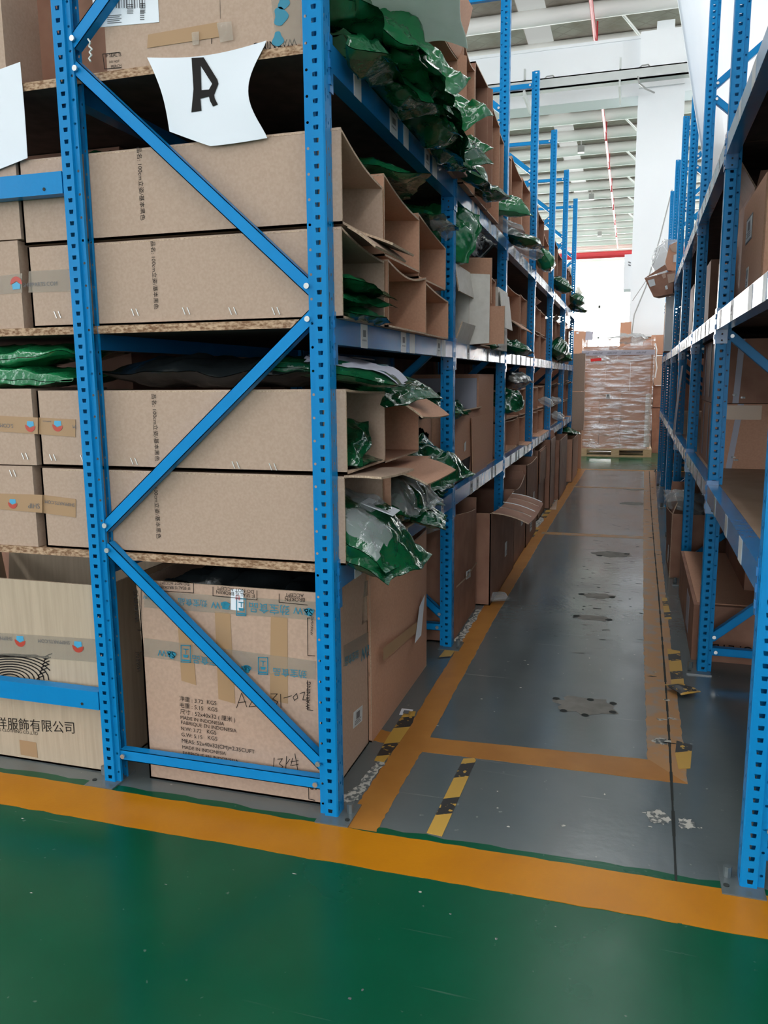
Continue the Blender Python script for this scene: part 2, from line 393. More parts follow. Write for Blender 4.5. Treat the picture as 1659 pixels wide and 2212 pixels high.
for i in range(26):                                      # worn-through spots on the tape over the joint
    y = rnd.uniform(.55, 6.5); x = .70 + .0135*y + rnd.uniform(0, .085); blob(fl, x, y, rnd.uniform(.008, .026), rnd.uniform(.004, .014), 3 if rnd.random() < .5 else 4, .0013, n=11, jag=.6, seed=300+i)
blob(fl, .735, .63, .030, .026, 4, .0013, seed=41, jag=.35)
blob(fl, -.66, -.035, .055, .012, 4, .0009, seed=12, jag=.4, rot=.3)
# expansion joint along the aisle
jp = [(.741, -.9), (.741, -.03), (.748, .25), (.757, .65), (.764, 1.1), (.770, 1.6), (.778, 2.3), (.785, 3.2), (.80, 4.6), (.82, 6.0), (.845, 7.6)]
for a, b in zip(jp[:-1], jp[1:]):
    n = max(2, int((b[1]-a[1])/.05))
    for i in range(n):
        t0, t1 = i/n, (i+1)/n; xa = a[0]+(b[0]-a[0])*t0; xb = a[0]+(b[0]-a[0])*t1; ya = a[1]+(b[1]-a[1])*t0; yb = a[1]+(b[1]-a[1])*t1
        w = .0022 + .0018*rnd.random(); k = 3 if a[1] > -.1 else 5
        fl.face([(xa-w, ya, .0011), (xa+w, ya, .0011), (xb+w, yb, .0011), (xb-w, yb, .0011)], k)
floor_o = struct(fl.build('floor', ['floor_green', 'floor_grey', 'concrete', 'dark_mark', 'residue', 'floor_green'], origin=(0, 0, 0)))
def ragged(name, pts_a, pts_b, mat_, n, jit, z, seed, parent=floor_o):
    """a painted or taped band between two edge lines with worn edges"""
    r = random.Random(seed); A, B = [], []
    def along(P, t):
        k = t*(len(P)-1); i = min(int(k), len(P)-2); f = k-i
        return P[i][0]+(P[i+1][0]-P[i][0])*f, P[i][1]+(P[i+1][1]-P[i][1])*f
    for i in range(n+1):
        for P, L in ((pts_a, A), (pts_b, B)):
            x, y = along(P, i/n); L.append((x + r.uniform(-jit, jit), y + r.uniform(-jit, jit)))
    mb = MB()
    for i in range(n):
        mb.face([(*A[i], z), (*A[i+1], z), (*B[i+1], z), (*B[i], z)])
        for P in (A, B): mb.face([(*P[i], 0), (*P[i+1], 0), (*P[i+1], z), (*P[i], z)])
    o = mb.build(name, mat_, parent); return o
ragged('dark_paint_edge', [(XL, -.012), (XR, -.006)], [(XL, -.06), (XR, -.06)], 'floor_green', 400, .006, .0007, 3)
ragged('yellow_line', [(XL, -.164), (XR, -.164)], [(XL, -.038), (XR, -.026)], 'yellow', 500, .0025, .0012, 4)
ragged('aisle_line', [(.022, -.03), (.028, .5), (.018, 1.6), (.03, 3.5), (.09, 7.5)], [(.102, -.03), (.104, .5), (.098, 1.6), (.112, 3.5), (.17, 7.5)], 'orange', 160, .002, .0009, 5)
ragged('aisle_line', [(.695, .40), (.700, 1.5), (.725, 3.5), (.79, 7.5)], [(.79, .395), (.800, 1.5), (.825, 3.5), (.90, 7.5)], 'orange_worn', 160, .002, .0009, 6)
ragged('cross_line', [(.04, .472), (.70, .505)], [(.06, .385), (.79, .395)], 'orange', 30, .0015, .0010, 7)
ragged('cross_line', [(.09, 3.62), (.75, 3.62)], [(.09, 3.70), (.75, 3.70)], 'orange_worn', 20, .0015, .0010, 8)
ragged('cross_line', [(.13, 6.0), (.78, 6.0)], [(.13, 6.08), (.78, 6.08)], 'orange_worn', 20, .0015, .0010, 9)
ragged('cross_line', [(XL, 7.50), (XR, 7.50)], [(XL, 7.60), (XR, 7.60)], 'orange', 60, .002, .0012, 10)
ragged('cross_line', [(-.12, .50), (.03, .475)], [(-.12, .43), (.03, .40)], 'orange', 8, .002, .0008, 11)
ragged('tape_residue', [(-.034, .055), (-.004, .17), (.006, .31)], [(.012, .06), (.020, .16), (.026, .30)], 'residue', 26, .005, .0011, 12)
ragged('tape_residue', [(-.012, 1.30), (.0, 1.5), (-.002, 1.78)], [(.022, 1.28), (.024, 1.5), (.024, 1.80)], 'residue', 22, .006, .0011, 13)
ragged('tape_residue', [(.0, 3.05), (.02, 4.2), (.03, 5.2)], [(.03, 3.05), (.045, 4.2), (.06, 5.2)], 'residue', 40, .012, .0011, 14)

# ceiling with roof-light strips left open, walls with window and door openings
cl = MB()
strips = [(-6.4, -5.6), (-1.22, -.80), (3.9, 4.6)]
xs = [XL] + [v for s in strips for v in s] + [XR]
for i in range(0, len(xs), 2): cl.box((xs[i], YB, ZC), (xs[i+1], YF, ZC+.05))
struct(cl.build('ceiling', 'ceiling', origin=(0, 0, ZC)))
k = 0
for a, b in strips:
    k += 1; mb = MB(); mb.box((a, YB, ZC+.03), (b, YF, ZC+.05)); struct(mb.build('window_%d' % k, 'rooflight_dim' if a == -1.22 else 'rooflight'), 'translucent roof-light strip, %s' % ('over the neighbouring aisle', 'over the A-sign rack', 'over the opposite wall side')[k-1], 'window')
mb = MB(); mb.box((.15, -4, ZC-.02), (.75, 9.6, ZC-.003)); struct(mb.build('window_7', 'rooflight_aisle'), 'translucent roof-light strip above the near part of the aisle', 'window')  # unseen glowing panel, added to brighten floor and upper cartons
def wall(name, pieces):
    mb = MB()
    for lo, hi in pieces: mb.box(lo, hi)
    return struct(mb.build(name, 'white', origin=(0, 0, 0)))
wall('wall_left', [((XL-.15, YB, 0), (XL, -8.3, ZC)), ((XL-.15, -8.3, 5.0), (XL, -1.7, ZC)), ((XL-.15, -1.7, 0), (XL, 2, ZC)), ((XL-.15, 2, 0), (XL, YF, 3.2)), ((XL-.15, 2, 5.4), (XL, YF, ZC))])
wall('wall_right', [((XR, YB, 0), (XR+.15, 2, ZC)), ((XR, 2, 0), (XR+.15, YF, 3.2)), ((XR, 2, 5.4), (XR+.15, YF, ZC))])
for k, xx in ((5, XL-.12), (6, XR+.08)):
    mb = MB(); mb.box((xx, 2, 3.2), (xx+.04, YF, 5.4)); struct(mb.build('window_%d' % k, 'side_window'))  # unseen glowing bands, added to light the far hall and ceiling
wall('wall_back', [((XL, YB-.15, 0), (-.25, YB, ZC)), ((-.25, YB-.15, 5.1), (2.25, YB, ZC)), ((2.25, YB-.15, 0), (XR, YB, ZC))])
wall('wall_front', [((XL, YF, 0), (XR, YF+.15, 1.2)), ((XL, YF, 5.5), (XR, YF+.15, ZC))])
fm = MB(); fm.box((XL, YF+.05, 1.2), (XR, YF+.09, 5.5)); w = struct(fm.build('window_4', 'window'))
mb = MB()
for x in range(-9, 10, 2): mb.box((x-.04, YF-.02, 1.2), (x+.04, YF+.05, 5.5))
mb.box((XL, YF-.02, 4.35), (XR, YF+.05, 4.47)); mb.box((XL, YF-.02, 2.9), (XR, YF+.05, 2.96)); mb.build('window_frame', 'white', w)
# roof purlins, bracing
k = 0; y = -8.4
while y < 39:
    k += 1; mb = MB(); mb.cyl((XL, y, ZC-.12), (XR, y, ZC-.12), .115, 14)
    struct(mb.build('trim_%d' % k, 'purlin', smooth=True)); y += 1.24
PUR = k
for i in range(7):
    k += 1; y0 = 11.4 + i*2.48; mb = MB(); mb.cyl((.18, y0, ZC-.10), (.62, y0+.9, ZC-.32), .022, 8); struct(mb.build('trim_%d' % k, 'purlin'))

# white concrete frame across the hall and the steel channel hung in front of it
cb = MB(); cb.box((.555, 10.9, 0), (1.17, 11.5, 4.98)); cb.box((.56, 10.88, 4.98), (1.16, 11.5, 5.70)); cb.box((.78, 11.9, 5.0), (1.03, 12.15, ZC-.2), 0)
struct(cb.build('column', 'white'), 'broad white concrete column rising behind the wrapped pallet', 'column')
mb = MB(); mb.box((XL, 11.02, 4.92), (.56, 11.45, 5.66)); mb.box((1.165, 11.02, 4.92), (XR, 11.45, 5.66)); mb.box((XL, 11.0, 5.66), (.56, 11.5, 5.70))
struct(mb.build('roof_beam', 'white'), 'white concrete roof beam crossing at the broad column', 'beam')
mb = MB(); mb.box((XL, 10.33, 4.92), (XR, 10.36, 5.06)); mb.box((XL, 10.33, 4.92), (XR, 10.50, 4.935)); mb.box((XL, 10.33, 5.045), (XR, 10.50, 5.06))
ch = tag(mb.build('steel_channel', 'galv', origin=(0, 10.36, 4.92)), 'grey steel channel hung across in front of the white roof beam', 'channel')
for x in (-3.4, -.95, .315, 2.6):
    mb = MB(); mb.box((x-.012, 10.25, 4.82), (x+.012, 11.02, 4.92)); mb.box((x-.012, 10.30, 5.06), (x+.012, 10.36, 5.20)); mb.build('bracket', 'galv', ch)
for x in (-2.3, -.62, .62, 1.4):
    mb = MB(); mb.tube([(x-.06, 10.34, 5.06), (x-.03, 10.32, 5.075), (x+.05, 10.32, 5.078), (x+.07, 10.34, 5.06)], .008); mb.build('cable_tie', 'lamp_grey', ch)
mb = MB(); mb.tube([at(1378, 165, 'y', 10.3), at(1381, 180, 'y', 10.3), at(1395, 192, 'y', 10.5), at(1413, 200, 'y', 10.87)], .012)
tag(mb.build('loose_cable', 'lamp_grey'), 'short grey cable curling from the steel channel onto the column', 'cable')
mb = MB(); mb.box((.455, 11.0, 2.28), (.557, 11.45, 2.77)); o = tag(mb.build('wall_box', 'white'), 'narrow white box fixed to the side of the broad column', 'box')
mb = MB()
for zz in (2.66, 2.62): stroke(mb, [(.515, 10.995, zz), (.54, 10.995, zz-.01)], .014, (0, -1, 0))
mb.build('symbol', 'ink_grey', o)
mb = MB(); mb.tube([at(1452, 410, 'y', 10.7), at(1424, 520, 'y', 10.75), at(1395, 620, 'y', 10.8), at(1370, 680, 'y', 10.85), at(1362, 740, 'y', 10.87)], .009)
hc = tag(mb.build('hanging_cable', 'lamp_grey'), 'thin grey cable slanting down the face of the broad column', 'cable')
mb = MB(); mb.tube([at(1432, 520, 'y', 10.5), at(1400, 600, 'y', 10.6), at(1366, 650, 'y', 10.66)], .005)
mb.build('wire_strand', 'lamp_grey', hc)

# red sprinkler pipes, high-bay lamps
mb = MB(); mb.cyl((-6, 33, 5.86), (6, 33, 5.86), .14, 14); tag(mb.build('sprinkler_main', 'redpipe'), 'thick red sprinkler main running across the far end', 'pipe')
rp = thing('sprinkler_branch', (-.13, 9, 6.1), 'thin red sprinkler branch pipe running lengthwise under the roof', 'pipe')
mb = MB(); mb.cyl((-.13, -6, 6.12), (-.10, 33, 6.12), .028, 8); mb.build('pipe_run', 'redpipe', rp)
for i in range(9):
    y0 = 9.6 + i*2.48; mb = MB(); mb.cyl((-.09, y0, 5.98), (-.09, y0, 6.38), .014, 6); mb.lathe([(.03, 5.96), (.018, 5.99)], (-.09, y0, 0), 8); mb.build('sprinkler_drop', 'redpipe', rp)
def lamp(x, y, z, label):
    t = thing('high_bay_lamp', (x, y, z), label, 'lamp', 'high-bay lamps under the roof')
    mb = MB(); mb.lathe([(.03, .34), (.08, .30), (.10, .20), (.24, .02), (.25, 0), (.23, .01)], (x, y, z), 18); mb.build('lamp_shade', 'lamp_grey', t, smooth=True)
    mb = MB(); mb.cyl((x, y, z+.3), (x, y, ZC), .012, 6); mb.build('suspension_rod', 'lamp_grey', t)
    mb = MB(); mb.lathe([(.0, .0), (.10, .03), (.12, .1), (.0, .16)], (x, y, z+.02), 14); mb.build('bulb', 'white', t, smooth=True)
lamp(-2.1, 34.5, 5.35, 'grey bell-shaped high-bay lamp hanging before the red main')
lamp(-1.9, 38.0, 4.85, 'grey bell-shaped high-bay lamp hanging lowest before the bright windows')
def beacon(x, y, label):
    t = thing('roof_sensor', (x, y, 5.95), label, 'sensor', 'dark sensors under the purlins')
    mb = MB(); mb.box((x-.07, y-.07, 5.95), (x+.07, y+.07, 6.10)); mb.build('housing', 'lamp_grey', t)
    mb = MB(); mb.cyl((x, y, 6.10), (x, y, 6.24), .015, 6); mb.build('bracket', 'lamp_grey', t)
for y0, lb in ((17.8, 'small dark sensor box under the purlins, first beyond the roof beam'), (22.8, 'small dark sensor box under the purlins, second beyond the roof beam'), (29.0, 'small dark sensor box under the purlins, third, just before the red main')):
    beacon(-.65, y0, lb)

# ------------------------------------------------------------------ racks
D = .636; BAY = 1.25; NB = 6; ZTOP = 2.88
LVL_L = (.597, 1.140, 1.688); LVL_R = (.655, 1.213, 1.748)
ORD = ('first', 'second', 'third', 'fourth', 'fifth', 'sixth', 'seventh')
def holed(mb, O, U, V, hole, n=4):
    """a rectangular cell O, U, V pierced by the hole (cell coordinates, from lower-left, anticlockwise)"""
    O, U, V = Vector(O), Vector(U), Vector(V); P = lambda a, b: O + U*a + V*b
    if n == 4: out = [(0, 0), (1, 0), (1, 1), (0, 1)]
    else: out = [(0, 0), (.5, 0), (1, 0), (1, .5), (1, 1), (.5, 1), (0, 1), (0, .5)]
    for i in range(n):
        j = (i+1) % n; mb.face([P(*out[i]), P(*out[j]), P(*hole[j]), P(*hole[i])])
def octa(cx, cy, rx, ry): return [(cx+rx*math.cos(a), cy+ry*math.sin(a)) for a in [math.pi*(1.25+.25*i) for i in range(8)]]
def upright_mesh(sx):
    """pressed-steel upright, aisle corner at the origin, open towards -x for sx = 1"""
    mb = MB(); z0 = .004
    X = lambda v: v*sx
    n = 115
    for yf, d in ((0., 1), (.045, -1)):                          # the two slotted cheeks
        for k in range(n):
            z = z0 + .025*k
            holed(mb, (X(-.032), yf, z), (X(.029), 0, 0), (0, 0, .025), [(.30, .32), (.62, .32), (.66, .68), (.26, .68)])
        yb = yf + .007*d
        for k in range(n//2 + 1):
            z = z0 + .05*k; h = min(.05, z0+.025*n-z)
            if h < .03: mb.face([(X(-.046), yb, z), (X(-.033), yb, z), (X(-.033), yb, z+h), (X(-.046), yb, z+h)]); continue
            holed(mb, (X(-.046), yb, z), (X(.013), 0, 0), (0, 0, .05), octa(.5, .5, .24, .06), 8)
        zt = z0 + .025*n
        mb.face([(X(-.033), yb, z0), (X(-.032), yf, z0), (X(-.032), yf, zt), (X(-.033), yb, zt)])
        mb.face([(X(-.003), yf, z0), (X(0), yf+.003*d, z0), (X(0), yf+.003*d, zt), (X(-.003), yf, zt)])
        mb.face([(X(-.046), yb, z0), (X(-.046), yb, zt), (X(-.046), yb+.008*d, zt), (X(-.046), yb+.008*d, z0)])
    for k in range(n//2 + 1):
        z = z0 + .05*k; h = min(.05, z0+.025*n-z)
        for c in (.003, .029): holed(mb, (0, c, z), (0, .013, 0), (0, 0, h), [(.38, .24), (.62, .24), (.62, .76), (.38, .76)])
        if h < .04: mb.face([(0, .016, z), (0, .029, z), (0, .029, z+h), (0, .016, z+h)]); continue
        holed(mb, (0, .016, z), (0, .013, 0), (0, 0, h), octa(.5, .98 if False else .5, .22, .07), 8)
    return mb
def brace_bar(mb, a, b, w=.028):
    """pressed channel brace between two points in the frame plane (x, z); web to the front"""
    a, b = Vector((a[0], 0, a[1])), Vector((b[0], 0, b[1])); d = (b-a).normalized(); u = Vector((-d.z, 0, d.x))
    y0, y1 = .011, .034
    A = lambda e, s, y: e + u*s*w/2 + Vector((0, y, 0))
    for s0, s1, ya, yb in ((-1, 1, y0, y0+.002), (-1, -.86, y0, y1), (.86, 1, y0, y1)):
        mb.hexa([A(a, s0, ya), A(b, s0, ya), A(b, s1, ya), A(a, s1, ya), A(a, s0, yb), A(b, s0, yb), A(b, s1, yb), A(a, s1, yb)])
    for e in (a + d*.012, b - d*.012): mb.cyl((e.x, .006, e.z), (e.x, .0015, e.z), .0062, 10, 1); 
BR = [((-.045, .075), (-D+.045, .075)), ((-.040, .12), (-D+.042, .615)), ((-D+.040, .66), (-.040, 1.146)), ((-.040, 1.198), (-D+.042, 1.70)), ((-D+.040, 1.745), (-.040, 2.24)), ((-.040, 2.29), (-D+.042, 2.74)), ((-.045, 2.80), (-D+.045, 2.80))]
def frame_proto(xf, label, group):
    t = thing('rack_frame', xf((-D/2, 0, 0)), label, 'rack frame', group)
    t.location.z = 0
    upright_mesh(1).build('upright', 'blue', t, xf)
    m2 = upright_mesh(-1); m2.v = [v + Vector((-D, 0, 0)) for v in m2.v]; m2.build('upright', 'blue', t, xf)
    for i, (a, b) in enumerate(BR):
        mb = MB(); brace_bar(mb, a, b); mb.build('brace', ['blue_brace', 'steel'], t, xf)
    for x in (-.02, -D+.02):
        mb = MB(); s = 1 if x > -.1 else -1; mb.box((min(x-s*.026, x+s*.055), -.032, 0), (max(x-s*.026, x+s*.055), .07, .004))
        mb.cyl((x+s*.04, .03, .004), (x+s*.04, .03, .026), .0085, 8); mb.cyl((x+s*.045, -.005, .004), (x+s*.045, -.005, .0055), .006, 10, 1)
        mb.build('base_plate', ['floor_grey', 'dark_mark'], t, xf)
    return t
def beam(xf, y0, y1, z, front, label, cat='shelf beam', group=None, stickers=(), conn=True):
    """box beam with its pressed end plates; stickers = (position along, width, kind)"""
    x0, x1 = (-.036, .0012) if front else (-D-.0012, -D+.036)
    t = thing('shelf_rail', xf(((x0+x1)/2, (y0+y1)/2, z-.055)), label, cat, group); t['kind'] = 'thing'
    mb = MB(); mb.box((x0, y0+.003, z-.055), (x1, y1-.003, z)); mb.build('rail_bar', 'blue_rail', t, xf)
    if conn:
        sg = 1 if front else -1; xa = 0 if front else -D
        for e, d in ((y0, -1), (y1, 1)):
            mb = MB()
            mb.box((min(xa, xa-sg*.034), min(e, e-d*.003), z-.098), (max(xa, xa-sg*.034), max(e, e-d*.003), z+.014))
            mb.box((min(xa+sg*.0002, xa+sg*.003), min(e-d*.003, e+d*.017), z-.098), (max(xa+sg*.0002, xa+sg*.003), max(e-d*.003, e+d*.017), z+.014))
            for zz in (-.084, -.052, -.02): mb.box((min(xa, xa+sg*.0055), min(e+d*.010, e+d*.019), z+zz), (max(xa, xa+sg*.0055), max(e+d*.010, e+d*.019), z+zz+.016))
            for zz in (-.068, -.088): mb.cyl((xa-sg*.0175, e-d*.0031, z+zz), (xa-sg*.0175, e-d*.0036, z+zz), .003, 8, 1)
            mb.build('end_plate', ['blue_rail', 'dark_mark'], t, xf)
    for p, w, kd in stickers:
        xs = x1 + .0008; mb = MB()
        mb.box((x1, p-w/2, z-.056), (xs, p+w/2, z-.001)); 
        if kd:
            mb.face([(xs+.0004, p-w*.22, z-.030), (xs+.0004, p+w*.22, z-.030), (xs+.0004, p+w*.22, z-.014), (xs+.0004, p-w*.22, z-.014)], 1)
            for q in range(4): mb.face([(xs+.0004, p-w*.3+q*w*.16, z-.040), (xs+.0004, p-w*.3+q*w*.16+w*.10, z-.040), (xs+.0004, p-w*.3+q*w*.16+w*.10, z-.036), (xs+.0004, p-w*.3+q*w*.16, z-.036)], 1)
        mb.build('shelf_sticker', ['sticker', 'ink_grey'], t, xf)
    return t
LN = 'A-sign rack'; RN = 'opposite rack'
lf = frame_proto(ID, 'blue perforated rack frame at the corner, beside the paper letter A sign', 'rack frames of the A-sign rack')
for k in range(1, NB+1):
    copy_tree(lf, (lf.location.x, BAY*k, 0), 'blue perforated rack frame, %s one along the A-sign rack from its corner' % ORD[k])
rf = frame_proto(RIGHT, 'blue perforated rack frame at the mouth of the opposite rack', 'rack frames of the opposite rack')
for k in range(1, NB+1):
    p = RIGHT((-D/2, 1.248*k, 0)); copy_tree(rf, (p.x, p.y, 0), 'blue perforated rack frame, %s one along the opposite rack from its mouth' % ORD[k])
SH = ('lowest', 'middle', 'top')
rs = random.Random(5)
st_l = {(0, 0): [(.165, .05, 1), (.60, .045, 1), (1.08, .035, 1)], (0, 1): [(.235, .05, 1), (.585, .055, 1), (.68, .06, 0), (1.02, .055, 1), (1.09, .06, 0)], (0, 2): [(.21, .05, 0), (.50, .07, 1), (.62, .05, 0), (.86, .06, 1), (.96, .06, 0)],
        (1, 0): [(1.62, .06, 1), (1.76, .04, 1), (2.14, .04, 1), (2.24, .035, 1)], (1, 1): [(1.53, .045, 1), (1.98, .045, 1), (2.33, .05, 1)], (1, 2): [(1.6, .05, 0), (1.72, .05, 1), (2.0, .05, 0), (2.2, .05, 1)]}
for b in range(NB):
    y0, y1 = BAY*b + .045, BAY*(b+1)
    for l in range(3):
        z = LVL_L[l]; s = st_l.get((b, l)) or [(y0 + .1 + (i+.5)*1.0/5 + rs.uniform(-.05, .05), rs.uniform(.04, .07), rs.random() < .7) for i in range(5)]
        beam(ID, y0, y1, z, True, 'blue front beam of the %s shelf, %s bay of the A-sign rack' % (SH[l], ORD[b]), stickers=s)
        if b < 2 or l == 2: beam(ID, y0, y1, z, False, 'blue rear beam of the %s shelf, %s bay of the A-sign rack' % (SH[l], ORD[b]), conn=False)
        mb = MB(); xa = -D+.004
        mb.box((xa, y0-.022 if b == 0 else y0-.02, z-.0005), (-.004, y1+.02, z+.0005+.018) if False else (-.0365, y1+.02, z+.0005))
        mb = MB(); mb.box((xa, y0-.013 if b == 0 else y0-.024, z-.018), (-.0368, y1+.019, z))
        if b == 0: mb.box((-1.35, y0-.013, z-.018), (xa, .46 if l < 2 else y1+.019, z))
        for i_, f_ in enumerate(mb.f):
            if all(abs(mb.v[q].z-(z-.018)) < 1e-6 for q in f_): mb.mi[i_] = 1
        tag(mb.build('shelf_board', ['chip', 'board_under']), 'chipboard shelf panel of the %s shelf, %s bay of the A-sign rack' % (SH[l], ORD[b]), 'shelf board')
for b in range(NB):
    y0, y1 = 1.248*b + .045, 1.248*(b+1)
    for l in range(3):
        z = LVL_R[l]
        if b == 0: s = {0: [(.31, .06, 0), (.62, .055, 0), (.95, .05, 0)], 1: [(.2, .05, 0), (.42, .07, 0), (.80, .07, 1), (1.12, .06, 0)], 2: [(.3, .06, 0), (.62, .07, 0), (.9, .05, 0)]}[l]
        else: s = [(y0 + .12 + (i+.5)*1.0/5 + rs.uniform(-.05, .05), rs.uniform(.04, .07), rs.random() < .5) for i in range(5)]
        beam(RIGHT, y0, y1, z, True, 'blue front beam of the %s shelf, %s bay of the opposite rack' % (SH[l], ORD[b]), stickers=s)
        if b < 1 or l == 2: beam(RIGHT, y0, y1, z, False, 'blue rear beam of the %s shelf, %s bay of the opposite rack' % (SH[l], ORD[b]), conn=False)
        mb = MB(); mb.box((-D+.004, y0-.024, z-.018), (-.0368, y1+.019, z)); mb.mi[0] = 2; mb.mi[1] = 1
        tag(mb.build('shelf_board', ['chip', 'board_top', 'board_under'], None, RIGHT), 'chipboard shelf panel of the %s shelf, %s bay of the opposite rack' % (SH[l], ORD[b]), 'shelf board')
for z, lb in ((.193, 'blue row spacer rail near the floor beside the corner frame'), (1.433, 'blue row spacer rail at upper level beside the corner frame')):
    t = thing('row_spacer', (-.9, .02, z), lb, 'rail'); mb = MB(); mb.box((-1.25, 0.0, z), (-D-.001, .030, z+.048)); mb.build('spacer_rail', 'blue', t)
    mb = MB(); mb.cyl((-D-.05, -.001, z+.012), (-D-.05, .002, z+.012), .004, 8); mb.build('bolt', 'dark_mark', t)

# ------------------------------------------------------------------ cartons
def carton(name, label, x0, x1, y0, y1, z0, z1, opening=None, body='kraft', flaps=None, xf=ID, group=None, cat='carton', sag=0., tilt=0., t=.005, seam=None, near_x=None, bow=0.):
    """a corrugated carton; opening '+x' (towards the aisle), '+z' (open top) or None; flaps: side -> (length, angle, curl)"""
    th = thing(name, xf(((x0+x1)/2, (y0+y1)/2, z0)), label, cat, group)
    mb = MB(); E = 1
    if opening is None:
        mb.box((x0, y0, z0), (x1, y1, z1))
        if seam:                                                # the meeting flaps and the tape over them
            pass
    else:
        x0b = x0
        mb.box((x0, y0, z0), (x1, y1, z0+t), 0, E)
        mb.box((x0, y0, z0), (x0+t, y1, z1), 0, E)
        if opening == '+x':
            mb.slab(lambda u, v: (x0+(x1-x0)*u, y0+t/2 + bow*math.sin(math.pi*v)*u, z0+(z1-z0)*v), 4, 4, t, 0, E)
            mb.slab(lambda u, v: (x0+(x1-x0)*u, y1-t/2, z0+(z1-tilt*u-z0)*v), 3, 2, t, 0, E)
            mb.slab(lambda u, v: (x0+(x1-x0)*u, y0+(y1-y0)*v, z1-t/2 - u*(sag*math.sin(math.pi*v)+tilt*v)), 6, 10, t, 0, E)
        else:
            mb.box((x0, y0, z0), (x1, y0+t, z1), 0, E)
            mb.box((x0, y1-t, z0), (x1, y1, z1), 0, E)
            mb.slab(lambda u, v: (x1-t/2 + bow*math.sin(math.pi*u)*v, y0+(y1-y0)*u, z0+(z1 - sag*math.sin(math.pi*u) - tilt*u - z0)*v), 12, 4, t, 0, E)
    mb.build('body', [body, 'edge'], th, xf)
    for sd, fl_ in (flaps or {}).items():
        sd0 = sd.split('.')[0]; L, a, c = fl_[:3]; s0, s1 = fl_[3:5] if len(fl_) > 4 else (.01, .99); taper = fl_[5] if len(fl_) > 5 else .02
        a = math.radians(a); c = math.radians(c)
        def hinge(w):
            if opening == '+x':
                if sd0 in ('top', 'bottom'):
                    z = (z1 - sag*math.sin(math.pi*w) - tilt*w) if sd0 == 'top' else z0
                    return Vector((x1, y0+(y1-y0)*w, z))
                return Vector((x1, y0 if sd0 == 'near' else y1, z0+(z1-z0)*w))
            if sd0 in ('front', 'back'): return Vector((x0+(x1-x0)*w, y0+t/2 if sd0 == 'front' else y1-t/2, z1))
            return Vector((x1-t/2 if sd0 == 'aisle' else x0+t/2, y0+(y1-y0)*w, z1 - (sag*math.sin(math.pi*w)+tilt*w if sd0 == 'aisle' else 0)))
        ax, out = {'top': ((1, 0, 0), (0, 0, 1)), 'bottom': ((1, 0, 0), (0, 0, -1)), 'near': ((1, 0, 0), (0, -1, 0)), 'far': ((1, 0, 0), (0, 1, 0)),
                   'front': ((0, 0, 1), (0, -1, 0)), 'back': ((0, 0, 1), (0, 1, 0)), 'aisle': ((0, 0, 1), (1, 0, 0)), 'inner': ((0, 0, 1), (-1, 0, 0))}[sd0]
        if opening == '+z' or sd0 in ('front', 'back', 'aisle', 'inner'): pass
        ax, out = Vector(ax), Vector(out)
        def P(u, v, L=L, a=a, c=c, s0=s0, s1=s1, taper=taper, ax=ax, out=out, hinge=hinge):
            w = s0+(s1-s0)*(v*(1-2*taper*u)+taper*u); n = 8; p = hinge(w); st = u*L/n
            for i in range(n):
                an = a + c*(i+.5)/n*u; p = p + (ax*math.cos(an) + out*math.sin(an))*st
            return p
        m2 = MB(); m2.slab(P, 6, 6, t, 0, E); m2.build('flap', [body, 'edge'], th, xf)
    return th
def patch(parent, mat_, pts, name, xf=ID, mi=0):
    mb = MB(); mb.face(pts); return mb.build(name, mat_, parent, xf)
def slip(parent, name, o, u, v, mat_='sticker', lines=3, xf=ID, bars=True):
    """a small printed paper stuck on a surface: corner o, edges u and v"""
    o, u, v = Vector(o), Vector(u), Vector(v); n = u.cross(v).normalized()*.0006; mb = MB()
    q = [o, o+u, o+u+v, o+v]; mb.hexa([p-n*1.0 for p in q]+[p+n for p in q])
    P = lambda a, b: o+u*a+v*b+n*1.6
    if bars: mb.face([P(.28, .42), P(.68, .42), P(.68, .86), P(.28, .86)], 1)
    for i in range(lines):
        b = .12+.1*i; mb.face([P(.16, b), P(.84-.1*(i % 2), b), P(.84-.1*(i % 2), b+.05), P(.16, b+.05)], 1)
    return mb.build(name, [mat_, 'ink_grey'], parent, xf)
def staple(parent, x, z, y):
    mb = MB()
    for d in (0, .012): mb.bar((x+d, y-.001, z+.008), (x+d+.007, y-.002, z-.008), .0018, .0018)
    return mb.build('staple', 'steel', parent)

